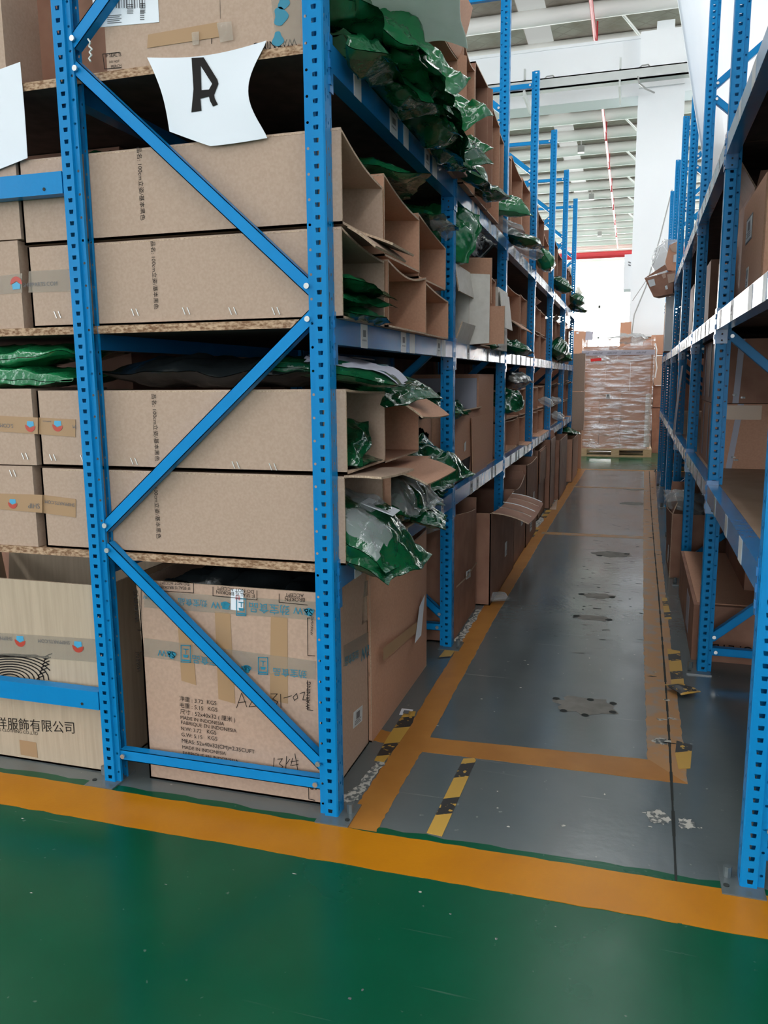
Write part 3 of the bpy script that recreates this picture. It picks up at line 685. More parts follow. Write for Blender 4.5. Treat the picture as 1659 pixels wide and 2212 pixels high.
# ------------------------------------------------------------------ plastic bags
def crumple(seed, n=11, f0=7., f1=46.):
    r = random.Random(seed); W_ = []
    for i in range(n):
        d = Vector((r.gauss(0, 1), r.gauss(0, 1), r.gauss(0, .4))).normalized(); f = f0*(f1/f0)**(i/(n-1)); W_.append((d*f, r.random(), 1/f**.72))
    tot = sum(w[2] for w in W_)
    def h(p):
        s = 0.
        for k, ph, a in W_:
            q = (p.dot(k)+ph) % 1.0; s += (abs(2*q-1)*2-1)*a
        return s/tot
    return h
def bag_mesh(L, Wd, T, seed, amp=.02, droop=0., dx=0., nu=44, nv=34, fin=.10, pw=3., wave=.35):
    h1, h2, h3 = crumple(seed), crumple(seed+50), crumple(seed+90, 5, 4., 12.)
    mb = MB(); G = []
    for sgn in (1, -1):
        g = []
        for i in range(nu+1):
            for j in range(nv+1):
                u, v = 2*i/nu-1, 2*j/nv-1; ue = min(1., abs(u)/(1-fin))
                t = T/2*(max(0., 1-ue**pw)**.6)*(max(0., 1-abs(v)**pw)**.6)
                p = Vector((u*L/2, v*Wd/2, 0)); rim = max(abs(u), abs(v))
                q = p + Vector((seed*.37, seed*.11, 0))
                c = (h1 if sgn > 0 else h2)(q); e = h3(q)
                k = .35 + .65*min(1., t/(T*.25+1e-6)); 
                edge = 1 if rim > .999 else 0
                z = sgn*(t + .0008) + (0 if edge else amp*c*k*(1 if sgn > 0 else .5)) + amp*wave*2*e
                x = p.x*(1 + .06*e) ; y = p.y*(1 - .10*h3(q+Vector((.3, .7, 0)))) 
                x += amp*.6*h3(q*1.3+Vector((1.1, 0, 0))); 
                if x > dx: z -= droop*(x-dx)**2
                g.append(Vector((x, y, z)))
        G.append(g)
    I = lambda i, j: i*(nv+1)+j; fs = [(I(i, j), I(i+1, j), I(i+1, j+1), I(i, j+1)) for i in range(nu) for j in range(nv)]
    mb.add(G[0], fs); mb.add(G[1], [tuple(reversed(f)) for f in fs])
    return mb
def rotm(rx, ry, rz):
    return (Matrix.Rotation(math.radians(rz), 3, 'Z') @ Matrix.Rotation(math.radians(ry), 3, 'Y') @ Matrix.Rotation(math.radians(rx), 3, 'X'))
def bag(label, loc, L, Wd, T, rot, seed, mat_='green_bag', name='plastic_bag', group=None, cat='plastic bag', xf=ID, window=None, slips=(), box=None, **kw):
    mb = bag_mesh(L, Wd, T, seed, **kw); R = rotm(*rot); loc = Vector(loc)
    def fit(v):
        """inside the carton or shelf (x < xc) a bag is held by what is around it; outside it hangs free"""
        if not box: return v
        xc, ya, yb, za, zb, xa = box
        if v.x < xc or (v.x < .008 and v.z > za): v.y = min(max(v.y, ya), yb); v.z = min(max(v.z, za), zb); v.x = max(v.x, xa)
        elif v.z < za: v.x = max(v.x, .0075)
        return v
    mb.v = [fit(R @ v + loc) for v in mb.v]
    if not window and not slips:
        o = mb.build(name, mat_, None, xf, smooth=True); return tag(o, label, cat, group)
    zmin = min(v.z for v in mb.v); t = thing(name, xf((loc.x, loc.y, zmin)), label, cat, group)
    mb.build('bag_body', mat_, t, xf, smooth=True)
    if window:                                                  # clear upper face of the mailer
        m2 = bag_mesh(L, Wd, T+.014, seed+7, **kw); nu, nv = kw.get('nu', 44), kw.get('nv', 34); u0, u1, v0, v1, wm = window
        half = (nu+1)*(nv+1); fs = [f for f in m2.f if all(i < half for i in f)]; fs = [f for f in fs if u0 <= m2.v[f[0]].x/L+.5 <= u1 and v0 <= m2.v[f[0]].y/Wd+.5 <= v1]
        m3 = MB(); m3.v = [fit(R @ v + loc) for v in m2.v[:half]]; m3.f = fs; m3.mi = [0]*len(fs); m3.build('clear_window', wm, t, xf, smooth=True)
    for (u, v, a, b, dz) in slips:
        o = R @ Vector((u, v, T/2+dz)) + loc; slip(t, 'address_slip', o, R @ Vector((a, 0, -.0)), R @ Vector((0, b, 0)), 'paper', 3, xf)
    return t

# ------------------------------------------------------------------ front stack of long cartons, first bay of the A-sign rack
FY = .04
G_L = 'long mannequin cartons'
def long_box(label, x0, x1, y0, y1, z0, z1, flaps, sag, tilt, txt=None, staples=(), body='kraft_front'):
    c = carton('long_carton', label, x0, x1, y0, y1, z0, z1, '+x', body, flaps, sag=sag, tilt=tilt, group=G_L)
    if txt:
        a, b = at(*txt[0], 'y', y0-.0004), at(*txt[1], 'y', y0-.0004); a.y = b.y = y0-.0009; b.x = a.x; mb = MB()
        write(mb, '品名: 100cm立姿/基本黑色', a, (0, 0, -1), (1, 0, 0), (a-b).length); mb.build('lettering', 'ink', c)
    for px in staples:
        p = at(*px, 'y', y0); staple(c, p.x, p.z, y0)
    return c
b1 = long_box('long kraft carton, upper of two on the middle shelf, below the letter A sign', -.785, .020, FY, .335, 1.334, 1.524, {'bottom': (.075, 30, 12, .12, .98), 'bottom.2': (.085, 18, 5, .35, .99)}, .012, .055, ((296, 318), (307, 476)))
b2 = long_box('long kraft carton, lower of two on the middle shelf, staples along its base', -.778, .018, FY, .350, 1.1405, 1.328, {}, .008, .03, ((326, 521), (333, 668)), ((285, 675), (395, 672), (495, 672), (588, 672)))
b3 = long_box('long kraft carton, upper of two on the lowest shelf, with staples along its base', -.785, .022, FY, .332, .804, .990, {}, .002, .01, ((328, 851), (336, 996)), ((283, 996), (502, 1004), (582, 1008)))
b4 = long_box('long kraft carton, lower of two on the lowest shelf, on the particle board', -.790, .015, FY, .330, .5975, .799, {'top': (.085, 2, -6, .0, .99)}, .003, .012, ((331, 1020), (337, 1163)))
for nm, (z0, z1), x1, lb, stp in (('a', (1.348, 1.535), -.790, 'long kraft carton end, upper on the middle shelf at the photo edge, behind spacer rail', ()),
                              ('b', (1.1405, 1.345), -.802, 'long kraft carton end, lower on the middle shelf at the photo edge, taped', ()),
                              ('c', (.806, .995), -.797, 'long kraft carton end, upper on the lowest shelf, under the photo-edge green bags', ((108, 988), (48, 985))),
                              ('d', (.5975, .803), -.812, 'long kraft carton end, lower on the lowest shelf at the photo edge, crushed corner', ((22, 1022),))):
    c = carton('long_carton', lb, -1.33, x1, FY-.004, .34, z0, z1, None, 'kraft_front', group=G_L)
    for px in stp:
        p = at(*px, 'y', FY-.004); staple(c, p.x, p.z, FY-.004)
for px in ((175, 990), (118, 680)):
    p = at(*px, 'y', FY); staple(b3 if px[1] > 800 else b2, p.x, p.z, FY)

def logo(mb, c, r, right, up):
    """round two-tone mark: red over blue swoosh; material 1 red, 2 blue"""
    c, right, up = Vector(c), Vector(right), Vector(up)
    P = lambda a, k=1.: c + (right*math.cos(a) + up*math.sin(a))*r*k
    red = [P(math.radians(d)) for d in range(-10, 191, 12)] + [c + right*(-.55*r) + up*(.12*r), c + right*(.1*r) + up*(.38*r), c + right*(.6*r) + up*(-.02*r)]
    blu = [c + right*(-.75*r) + up*(-.05*r), c + right*(-.7*r) + up*(-.75*r), c + right*(.55*r) + up*(-.75*r), c + right*(.65*r) + up*(-.12*r), c + right*(.1*r) + up*(.25*r)]
    mb.face(red, 1); mb.face(blu, 2)
def ship_tape(parent, q, y, items, name='printed_tape', mat_='tape_tan', flip=False):
    """tape patch with its printing; q = pixel corners (l-top, r-top, r-bottom, l-bottom)"""
    P = [at(*p, 'y', y) for p in q]; mb = MB(); n = Vector((0, -.0007, 0))
    mb.hexa([p-n*.2 for p in P]+[p+n for p in P]); tp = mb.build(name, mat_, parent)
    mb = MB(); u = (P[1]-P[0]).normalized(); up = Vector((-u.z, 0, u.x)); up = up if up.z > 0 else -up
    R_, U_ = (-u, -up) if flip else (u, up)
    for it in items:
        o = at(*it[1], 'y', y-.0014)
        if it[0] == '@': logo(mb, o, it[2], R_, U_)
        else: write(mb, it[0], o, R_, U_, it[2])
    mb.build('lettering', ['ink_grey', 'ink_red', 'ink_sky'], tp); return tp
ship_tape(b2, [(62, 586), (205, 578), (205, 628), (62, 632)], FY-.0008, [('SHIPPARTS.COM', (50, 620), .098), ('@', (170, 604), .016)], mat_='tape_clear')
ship_tape(b3, [(84, 902), (163, 906), (163, 944), (84, 938)], FY-.0008, [('@', (124, 919), .015), ('SHIPPARTS', (110, 909), .024), ('M', (163, 918), .008)], flip=True)
ship_tape(b4, [(93, 1069), (164, 1078), (164, 1118), (93, 1108)], FY-.0008, [('SHIPPARTS.COM', (161, 1088), .088)], flip=True)
for nm, q, it, fl2 in (('c', [(0, 898), (82, 902), (82, 938), (0, 932)], [('@', (65, 920), .015), ('S.COM', (28, 916), .04)], True), ('d', [(0, 1066), (92, 1069), (92, 1108), (0, 1100)], [('@', (27, 1087), .014), ('SHIP', (85, 1088), .035)], True),
                       ('b', [(0, 596), (48, 590), (48, 632), (0, 636)], [('@', (35, 613), .017)], False)):
    par = [o for o in COL.objects if o.get('label', '').startswith('long kraft carton end') and (', taped' in o['label'] if nm == 'b' else ('upper on the lowest' in o['label'] if nm == 'c' else 'crushed' in o['label']))][0]
    ship_tape(par, q, FY-.0048, it, flip=fl2, mat_='tape_clear' if nm == 'b' else 'tape_tan')

# deeper columns of the first bay: middle shelf
carton('long_carton', 'open long carton, upper row of middle shelf, second column behind the corner post', -.78, .018, .352, .702, 1.312, 1.505, '+x', 'kraft', {}, group=G_L, sag=.010, tilt=.045)
carton('long_carton', 'open long carton, lower row of middle shelf, second column behind the corner post', -.78, .024, .362, .756, 1.1405, 1.305, '+x', 'kraft', {}, group=G_L, sag=.022, tilt=.0)
carton('long_carton', 'open long carton, upper row of middle shelf, third column, against the second upright', -.78, .012, .712, 1.075, 1.300, 1.480, '+x', 'kraft', {}, group=G_L, sag=.004, tilt=.045)
carton('long_carton', 'open long carton, lower row of middle shelf, third column, beside second upright', -.78, .018, .764, 1.090, 1.1405, 1.295, '+x', 'kraft', {}, group=G_L, sag=.004, tilt=.03)
# lowest shelf
carton('long_carton', 'open long carton, upper row of lowest shelf, second column, flap bent down over its mouth', -.78, .018, .342, .690, .798, .972, '+x', 'kraft', {'top': (.11, -22, -18, .05, .98)}, group=G_L, sag=.004, tilt=.01)
carton('long_carton', 'open long carton, lower row of lowest shelf, second column, holding the silvery bag', -.78, .030, .352, .790, .5975, .775, '+x', 'kraft', {'top': (.10, -8, -22, .02, .85)}, group=G_L, sag=.004, tilt=.0)

def flush(parent, m_, nm='lettering'):
    global mb
    if mb.v: mb.build(nm, m_, parent)
    mb = MB()
def strips_patch(parent, y, quads, mat_, name):
    for q in quads:
        P = [at(*p, 'y', y) for p in q]; n = Vector((0, -.0005, 0)); mb = MB(); mb.hexa([p-n*.2 for p in P]+[p+n for p in P]); mb.build(name, mat_, parent)

# ------------------------------------------------------------------ floor cartons, first bay
f1 = carton('food_carton', 'taped pinkish carton with shipping marks, on the floor behind the corner frame', -.535, -.052, .05, .395, .0, .36, '+z', 'kraft_pink', {'front': (.166, 0, 0, 0, 1, 0), 'aisle': (.175, 3, 4, 0, .86, .0), 'inner': (.165, 2, 0, 0, 1, 0), 'back': (.165, -3, 0, 0, 1, 0)})
YF1 = .0496
strips_patch(f1, YF1, [[(383, 1330), (411, 1334), (424, 1480), (392, 1470)], [(464, 1320), (497, 1324), (508, 1520), (472, 1510)], [(585, 1330), (621, 1334), (622, 1520), (583, 1512)]], 'tape_tan', 'gummed_tape')
strips_patch(f1, YF1-.0004, [[(311, 1378), (682, 1428), (682, 1468), (311, 1418)], [(311, 1276), (682, 1300), (682, 1340), (311, 1312)]], 'tape_clear', 'clear_tape')
mb = MB(); YI = YF1-.0022
Pf = lambda x, y: at(x, y, 'y', YI)
LINES = [('净重 : 3.72', (388, 1513), 418-382+15, 'KGS', 447), ('毛重 : 5.15', (388, 1527), 51, 'KGS', 449), ('尺寸 : 52x40x32 ( 厘米 )', (389, 1541), 119, '', 0), ('MADE IN INDONESIA', (390, 1553), 94, '', 0), ('FABRIQUE EN INDONESIA', (391, 1564), 120, '', 0),
         ('N.W: 3.72', (391, 1577), 44, 'KGS', 447), ('G.W: 5.15', (392, 1590), 45, 'KGS', 449), ('MEAS: 52x40x32(CM)=2.35CUFT', (393, 1604), 157, '', 0), ('MADE IN INDONESIA', (394, 1617), 94, '', 0), ('FABRIQUE EN INDONESIA', (395, 1630), 120, '', 0)]
for s, p, w, s2, x2 in LINES:
    sl = .115; a = Pf(*p); b = Pf(p[0]+w, p[1]+w*sl*1.35); d = (b-a); write(mb, s, a, d, Vector((-d.z, 0, d.x)), d.length)
    if s2: a2 = Pf(x2, p[1]+(x2-p[0])*sl*1.1); write(mb, s2, a2, d, Vector((-d.z, 0, d.x)), .026)
flush(f1, 'ink')
def rot_text(s, p_start, p_end, up):
    a, b = Pf(*p_start), Pf(*p_end); write(mb, s, a, b-a, up, (b-a).length)
def frame_px(pts, w=.0016): stroke(mb, [Pf(*p) for p in pts], w, (0, -1, 0))
rot_text('WARNING', (670, 1372), (672, 1332), (1, 0, 0)); flush(f1, 'ink'); rot_text('WARNING', (669, 1533), (671, 1473), (-1, 0, 0)); flush(f1, 'ink'); rot_text('WARNING', (301, 1345), (297, 1275), (-1, 0, 0)); flush(f1, 'ink'); rot_text('WARNI', (305, 1452), (300, 1410), (-1, 0, 0))
flush(f1, 'ink'); rot_text('NG', (668, 1676), (670, 1705), (1, 0, 0))
frame_px([(680, 1417), (665, 1416), (664, 1335), (670, 1335)]); frame_px([(676, 1535), (664, 1533), (664, 1470)]); frame_px([(666, 1676), (667, 1726), (680, 1729)]); frame_px([(296, 1262), (305, 1262), (304, 1362), (297, 1361)]); frame_px([(302, 1408), (309, 1408)])
flush(f1, 'ink')
for s1, s2, a, b, dy in (('DO NOT ACCEPT', 'IF SEAL IS BROKEN', (408, 1259), (345, 1256), 9), ('DO NOT ACCEPT', 'IF SEAL IS BROKEN', (548, 1275), (468, 1266), 9), ('ACCEPT', 'BROKEN', (656, 1283), (616, 1281), 9)):
    rot_text(s1, a, b, (0, 0, -1)); rot_text(s2, (a[0]+2, a[1]+dy), (b[0]-1, b[1]+dy), (0, 0, -1)); flush(f1, 'ink')
frame_px([(418, 1258), (418, 1281), (340, 1276)]); frame_px([(555, 1276), (555, 1296), (460, 1287), (460, 1268)]); frame_px([(603, 1283), (603, 1301), (664, 1307)])
flush(f1, 'ink', 'printed_frame')
for st in ([(511, 1529), (522, 1497), (533, 1527)], [(514, 1518), (531, 1516)], [(536, 1501), (552, 1500), (538, 1527), (556, 1525)], [(585, 1499), (599, 1499), (589, 1510), (600, 1516), (594, 1527), (585, 1527)], [(606, 1500), (607, 1529)], [(613, 1508), (630, 1503)], [(641, 1498), (633, 1506), (636, 1513), (643, 1508), (641, 1498)], [(648, 1498), (658, 1495), (654, 1512), (664, 1512)],
           None, [(592, 1637), (590, 1668)], [(600, 1640), (610, 1639), (603, 1650), (611, 1656), (602, 1666)], [(619, 1634), (617, 1664)], [(619, 1650), (626, 1640)], [(632, 1638), (628, 1654)], [(628, 1646), (644, 1643)], [(630, 1654), (644, 1651)], [(637, 1628), (646, 1680)]):
    if st is None: flush(f1, 'ink', 'handwriting')
    else: stroke(mb, [Pf(*p) for p in st], .0017, (0, -1, 0))
mb.build('lettering', 'ink', f1)
mb = MB(); YI = YF1-.0028
def up_txt(s, a, b): rot_text(s, a, b, (0, 0, -1)); flush(f1, 'ink_blue')
up_txt('S&W', (496, 1303), (455, 1299)); up_txt('劲宝食品', (447, 1298), (385, 1293)); up_txt('S&W', (675, 1317), (633, 1311)); up_txt('劲宝食品', (625, 1310), (538, 1303)); up_txt('S&W', (334, 1287), (308, 1284))
up_txt('S&W', (377, 1408), (340, 1403)); up_txt('劲宝食品', (488, 1426), (415, 1416)); up_txt('S&W', (540, 1440), (512, 1436)); up_txt('劲宝食品', (662, 1450), (590, 1444))
for cx, cy in ((487, 1308), (336, 1292), (668, 1322), (371, 1415), (533, 1445)):
    c = Pf(cx, cy); mb.face([c + Vector((math.cos(a)*.011*(1+.25*math.sin(3*a)), 0, math.sin(a)*.010)) for a in [i*2*math.pi/18 for i in range(18)]]); flush(f1, 'ink_blue', 'logo')
for cx, cy in ((521, 1311), (401, 1412), (568, 1438)):
    for q in ([(-10, -18), (10, -17), (10, 19), (-10, 18), (-10, -18)],): stroke(mb, [Pf(cx+a, cy+b) for a, b in q], .0022, (0, -1, 0))
    mb.face([Pf(cx+a, cy+b) for a, b in ((-6, 2), (6, 3), (4, 9), (-4, 8))]); stroke(mb, [Pf(cx, cy), Pf(cx, cy-9)], .0022, (0, -1, 0)); stroke(mb, [Pf(cx-5, cy-10), Pf(cx+5, cy-9)], .0022, (0, -1, 0)); stroke(mb, [Pf(cx-7, cy+14), Pf(cx+7, cy+15)], .004, (0, -1, 0)); flush(f1, 'ink_blue', 'logo')
P4 = [at(*p, 'y', YF1-.0016) for p in ((499, 1272), (526, 1274), (525, 1320), (498, 1317))]; mb = MB(); mb.face(P4); pl = mb.build('paper_seal', 'paper', f1)
mb = MB(); YI = YF1-.003; rot_text('封', (519, 1287), (508, 1286), (0, 0, -1)); mb.build('red_character', 'ink_red', pl)
# its aisle side: tape, pen marks, paper label
xs_ = -.0516
Pa = lambda x, y, o=.0: at(x, y, 'x', xs_+o)
for q, m_ in (([(742, 1395), (812, 1355), (812, 1395), (742, 1440)], 'tape_clear'), ([(742, 1275), (808, 1248), (808, 1280), (742, 1310)], 'tape_clear')):
    Q = [Pa(*p) for p in q]; n = Vector((.0005, 0, 0)); mb = MB(); mb.hexa([p-n*.2 for p in Q]+[p+n for p in Q]); mb.build('clear_tape', m_, f1)
mb = MB()
for st in ([(797, 1452), (801, 1490)], [(803, 1450), (808, 1478), (802, 1485)], [(810, 1452), (812, 1470)], [(800, 1508), (805, 1530)], [(804, 1517), (808, 1512)]): stroke(mb, [Pa(*p, .001) for p in st], .0018, (1, 0, 0))
mb.build('handwriting', 'ink', f1)
mb = MB()
for s, a, b in (('S&W', (806, 1385), (780, 1402)), ('劲宝食品', (775, 1404), (745, 1422)), ('S&W', (775, 1288), (752, 1298))):
    p, q = Pa(*a, .0012), Pa(*b, .0012); write(mb, s, p, q-p, (0, 0, -1), (q-p).length); flush(f1, 'ink_blue')
a, b, c_ = Pa(763, 1574), Pa(782, 1557), Pa(764, 1539); slip(f1, 'stock_label', a, b-a, c_-a)
f2 = carton('open_carton', 'open kraft carton with bowed aisle side, on the floor under the lowest shelf', -.60, -.045, .402, 1.04, .0, .505, '+z', 'kraft', {}, bow=.05, sag=-.02, tilt=.0)
a, b = at(888, 1390, 'x', -.018), at(908, 1360, 'x', -.015); mb = MB(); P5 = [at(*p, 'x', -.012) for p in ((896, 1390), (910, 1372), (918, 1284), (906, 1310))]; mb.face(P5); mb.build('paper_slip', 'paper', f2)
Q = [at(*p, 'x', -.014) for p in ((828, 1400), (905, 1340), (905, 1362), (828, 1428))]; mb = MB(); mb.face(Q); mb.build('printed_tape', 'tape_tan', f2)
fx = carton('shirt_carton', 'pale ridged carton with printed wave emblem, on the floor beside the corner frame', -1.30, -.652, .045, .45, .0, .36, '+z', 'kraft_ridged', {'front': (.145, 0, 2, 0, 1, 0), 'inner': (.14, 5, 0), 'aisle': (.14, 4, 3), 'back': (.14, 2, 0)})
mb = MB(); YI = .0442
rot_text('溢洋服飾有限公司', (-30, 1570), (161, 1583), (0, 0, 1)); flush(fx, 'ink'); rot_text('YI YANG CLOTHING CO.,LTD', (-30, 1576), (82, 1588), (0, 0, 1)); flush(fx, 'ink')
for k_ in range(11):
    r_ = 20+9*k_; pts = [(20+r_*1.15*math.cos(t_), 1468-r_*.60*math.sin(t_)) for t_ in [math.radians(d) for d in range(0, 181, 12)]]
    pts = [p for p in pts if 1411 < p[1] < 1470 and p[0] < 112]
    if len(pts) > 1: frame_px(pts, .0036)
for k_ in range(7):
    pts = [(112-14*math.sin(t_*2)-k_*3, 1412+8*k_+10*t_) for t_ in [i*.15 for i in range(8)]]; frame_px([p for p in pts if p[1] < 1470], .003)
mb.build('logo', 'ink', fx)
ship_tape(fx, [(-30, 1365), (228, 1382), (228, 1432), (-30, 1412)], .0444, [('SHIPPARTS.COM', (150, 1385), .098), ('@', (168, 1396), .017), ('@', (43, 1384), .017), ('SHIPPARTS', (26, 1376), .07), ('COM', (230, 1394), .03)], mat_='tape_clear', flip=True)
strips_patch(fx, .0446, [[(42, 1598), (78, 1604), (82, 1637), (45, 1630)]], 'tape_tan', 'gummed_tape')
for k_, (x, lb) in enumerate(((-.98, 'tall dark carton standing behind the long cartons, in the shade of the corner'),)):  # boxes added behind this rack to keep light out of its gaps
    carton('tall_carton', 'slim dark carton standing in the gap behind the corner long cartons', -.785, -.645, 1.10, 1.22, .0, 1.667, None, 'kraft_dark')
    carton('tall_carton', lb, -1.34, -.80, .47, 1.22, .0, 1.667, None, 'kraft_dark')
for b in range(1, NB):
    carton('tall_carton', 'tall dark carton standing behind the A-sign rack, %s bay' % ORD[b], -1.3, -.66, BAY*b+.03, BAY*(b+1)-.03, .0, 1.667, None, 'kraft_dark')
for b in range(0, NB):  # boxes added to block light coming through from the wall side
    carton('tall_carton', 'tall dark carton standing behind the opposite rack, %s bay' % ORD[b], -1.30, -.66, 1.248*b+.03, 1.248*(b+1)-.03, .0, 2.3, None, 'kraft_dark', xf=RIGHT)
carton('tall_carton', 'tall dark carton standing at the far end of the A-sign rack', -.98, -.13, 7.75, 8.4, .0, 1.62, None, 'kraft_dark')  # end boxes added to darken the bright gaps seen along the shelves
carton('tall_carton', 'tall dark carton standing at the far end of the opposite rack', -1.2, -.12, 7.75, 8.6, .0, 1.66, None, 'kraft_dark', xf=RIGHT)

# ------------------------------------------------------------------ paper signs
def paper_sign(name, label, cs, y, mat_, amp, seed, sides):
    """cs: corners tl, tr, br, bl in (x, z); sides bow the edges"""
    mb = MB()
    def P(u, v):
        xl = cs[0][0]+(cs[3][0]-cs[0][0])*v + sides[0]*math.sin(math.pi*v); xr = cs[1][0]+(cs[2][0]-cs[1][0])*v - sides[1]*math.sin(math.pi*v)**1.2
        zt = cs[0][1]+(cs[1][1]-cs[0][1])*u - sides[2]*math.sin(math.pi*u); zb = cs[3][1]+(cs[2][1]-cs[3][1])*u + sides[3]*math.sin(math.pi*u) + (.035*max(0, .42-u)/.42 if sides[4] else 0)
        return (xl+(xr-xl)*u, yf(u, v), zt+(zb-zt)*v)
    def yf(u, v): return y - amp*math.sin(math.pi*v)*(abs(u-.5)*2)**2.5
    mb.slab(P, 26, 22, .0008); t = thing(name, (cs[0][0], y, cs[2][1]), label, 'sign')
    mb.build('paper_sheet', mat_, t); return t
sg = paper_sign('paper_sign', 'white paper sign with a black letter A, taped to the upper carton', [(-.418, 1.703), (-.135, 1.703), (-.140, 1.514), (-.372, 1.513)], .0285, 'paper', .006, 1.0, (.012, .040, .012, -.004, 1))
mb = MB(); YI = .0268
PA = lambda *pts: mb.face([at(x*.4581, y*.4581, 'y', YI) for x, y in pts])
PA((903, 273), (945, 271), (946, 310), (950, 425), (945, 465), (950, 522), (902, 530), (912, 420)); PA((945, 271), (960, 270), (1025, 375), (1030, 395), (1000, 395), (946, 310)); PA((1000, 395), (1030, 395), (1010, 447), (985, 422))
PA((950, 425), (985, 422), (1010, 447), (985, 455), (945, 465)); PA((985, 455), (1010, 447), (1012, 462), (1027, 493), (1004, 502), (990, 476))
mb.build('letter', 'ink', sg)
P = [at(*p, 'y', .032) for p in ((0, 146), (46, 135), (62, 342), (0, 356))]
s2 = paper_sign('paper_sign', 'blank white paper hanging at the photo edge from the pale upper carton', [(-1.02, 1.688), (P[1].x, P[1].z), (P[2].x, P[2].z), (-1.03, 1.47)], .0285, 'paper', .002, 2.2, (0, -.003, 0, -.003, 0))

# ------------------------------------------------------------------ top shelf of the A-sign rack, first bay
c = carton('labelled_carton', 'kraft carton with white shipping label, on the top shelf above the letter A', -.525, -.050, .036, .165, 1.6885, 2.12, None, 'kraft_front')
YI = .0352
slip(c, 'shipping_label', at(204, 60, 'y', YI), at(344, 48, 'y', YI)-at(204, 60, 'y', YI), at(196, -60, 'y', YI)-at(204, 60, 'y', YI), 'paper', 0, bars=False)
mb = MB(); YI = .0338
for i in range(16):
    x = 228+i*5.6; frame_px([(x, -30), (x+1, 16)], .0011 + .0013*(i % 3))
for x, y, w in ((275, 10, 12), (303, 8, 10), (303, 24, 8)):
    for j in range(5): frame_px([(x, y+j*4.5), (x+w, y+j*4.5)], .0018)
for k_ in range(5): frame_px([(232, 34+4*k_), (262-4*(k_ % 2), 32+4*k_)], .0012)
mb.build('lettering', 'ink_grey', c)
mb = MB(); YI = .0350
rot_text('IF SEAL IS', (228, 124), (262, 121), (0, 0, 1)); flush(c, 'ink'); rot_text('DO NOT', (236, 136), (258, 134), (0, 0, 1)); flush(c, 'ink'); rot_text('MERCH', (240, 147), (262, 144), (0, 0, 1))
frame_px([(258, 113), (222, 117), (226, 149), (262, 146)])
flush(c, 'ink'); rot_text('WARNING', (641, 82), (548, 93), (0, 0, -1)); flush(c, 'ink'); rot_text('MERCHANDISE', (640, 97), (545, 107), (0, 0, -1)); flush(c, 'ink'); frame_px([(457, 81), (457, 94)]); frame_px([(415, 85), (458, 80)]); frame_px([(476, 40), (475, 0)], .0008)
mb.build('printed_frame', 'ink', c)
mb = MB(); YI = .0342
for cx, cy, r_ in ((605, 35, .015), (612, 4, .012), (600, 84, .012)):
    q = Pf(cx, cy); mb.face([q + Vector((math.cos(a)*r_*(1+.3*math.sin(3*a+cx)), 0, math.sin(a)*r_*1.2)) for a in [i*2*math.pi/20 for i in range(20)]])
mb.build('lettering', 'ink_blue', c)  # blue printed emblems
Q = [at(*p, 'y', .0354) for p in ((586, 0), (650, -4), (652, 94), (598, 100))]; n = Vector((0, -.0006, 0)); mb = MB(); mb.hexa([p for p in Q]+[p+n for p in Q]); mb.build('clear_tape', 'tape_clear', c)
Q = [at(*p, 'y', .0350) for p in ((320, 75), (470, 48), (474, 80), (318, 104))]; n = Vector((0, -.0006, 0)); mb = MB(); mb.hexa([p for p in Q]+[p+n for p in Q]); mb.build('sign_tape', 'tape_tan', c)
for q in ([(414, 70), (430, 68), (430, 96), (416, 98)], [(468, 50), (500, 46), (504, 86), (476, 92)]):
    Q = [at(*p, 'y', .0300) for p in q]; mb = MB(); mb.hexa([p for p in Q]+[p+n for p in Q]); mb.build('sign_tape', 'tape_clear', c)
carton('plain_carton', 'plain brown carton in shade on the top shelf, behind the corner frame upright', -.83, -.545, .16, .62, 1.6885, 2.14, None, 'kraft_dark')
c = carton('plain_carton', 'pale kraft carton at the photo edge on the top shelf, above the blank paper', -1.33, -.795, .036, .5, 1.6885, 2.12, None, 'kraft_front')

# green mailers piled along the top shelf edge
GB = 'green plastic mailers on the top shelf'
PILE = [  # x, y, z, L, W, T, rot, mat, droop, label
    (-.10, .20, 1.735, .40, .30, .09, (4, 12, 8), 'green_bag', 1.2, 'dark green bag lowest in the pile beside the corner upright, top shelf'),
    (-.08, .46, 1.735, .42, .30, .09, (0, 10, -14), 'green_bag', 1.5, 'dark green bag hanging over the top beam at its long white sticker'),
    (-.07, .74, 1.735, .40, .32, .09, (0, 12, 6), 'green_bag', 1.2, 'dark green bag low in the pile, middle of the top beam, first bay'),
    (-.09, 1.02, 1.735, .40, .30, .09, (0, 14, -8), 'green_bag', 1.4, 'dark green bag low in the pile next to the second upright, top shelf'),
    (-.14, .27, 1.82, .38, .32, .09, (-6, 12, 14), 'green_bag', 1.2, 'shiny green bag second up in the pile beside the corner upright'),
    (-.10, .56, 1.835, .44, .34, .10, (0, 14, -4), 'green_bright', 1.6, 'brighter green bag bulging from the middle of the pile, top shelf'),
    (-.10, .86, 1.82, .40, .32, .10, (4, 16, 10), 'green_bag', 1.4, 'green bag upper in the pile before the tall open carton, top shelf'),
    (-.22, .24, 1.85, .34, .30, .06, (-4, 10, -6), 'green_bright', 1.2, 'green bag upper in the pile beside the corner upright, under the clear mailer'),
    (-.16, .52, 1.90, .36, .30, .07, (0, 20, 12), 'green_bag', 1.4, 'green bag crowning the middle of the pile, top shelf'),
    (-.03, 1.13, 1.80, .30, .22, .07, (20, 24, -16), 'green_bright', 1.0, 'green bag with star-like folds sticking out at the second upright, top shelf'),
]
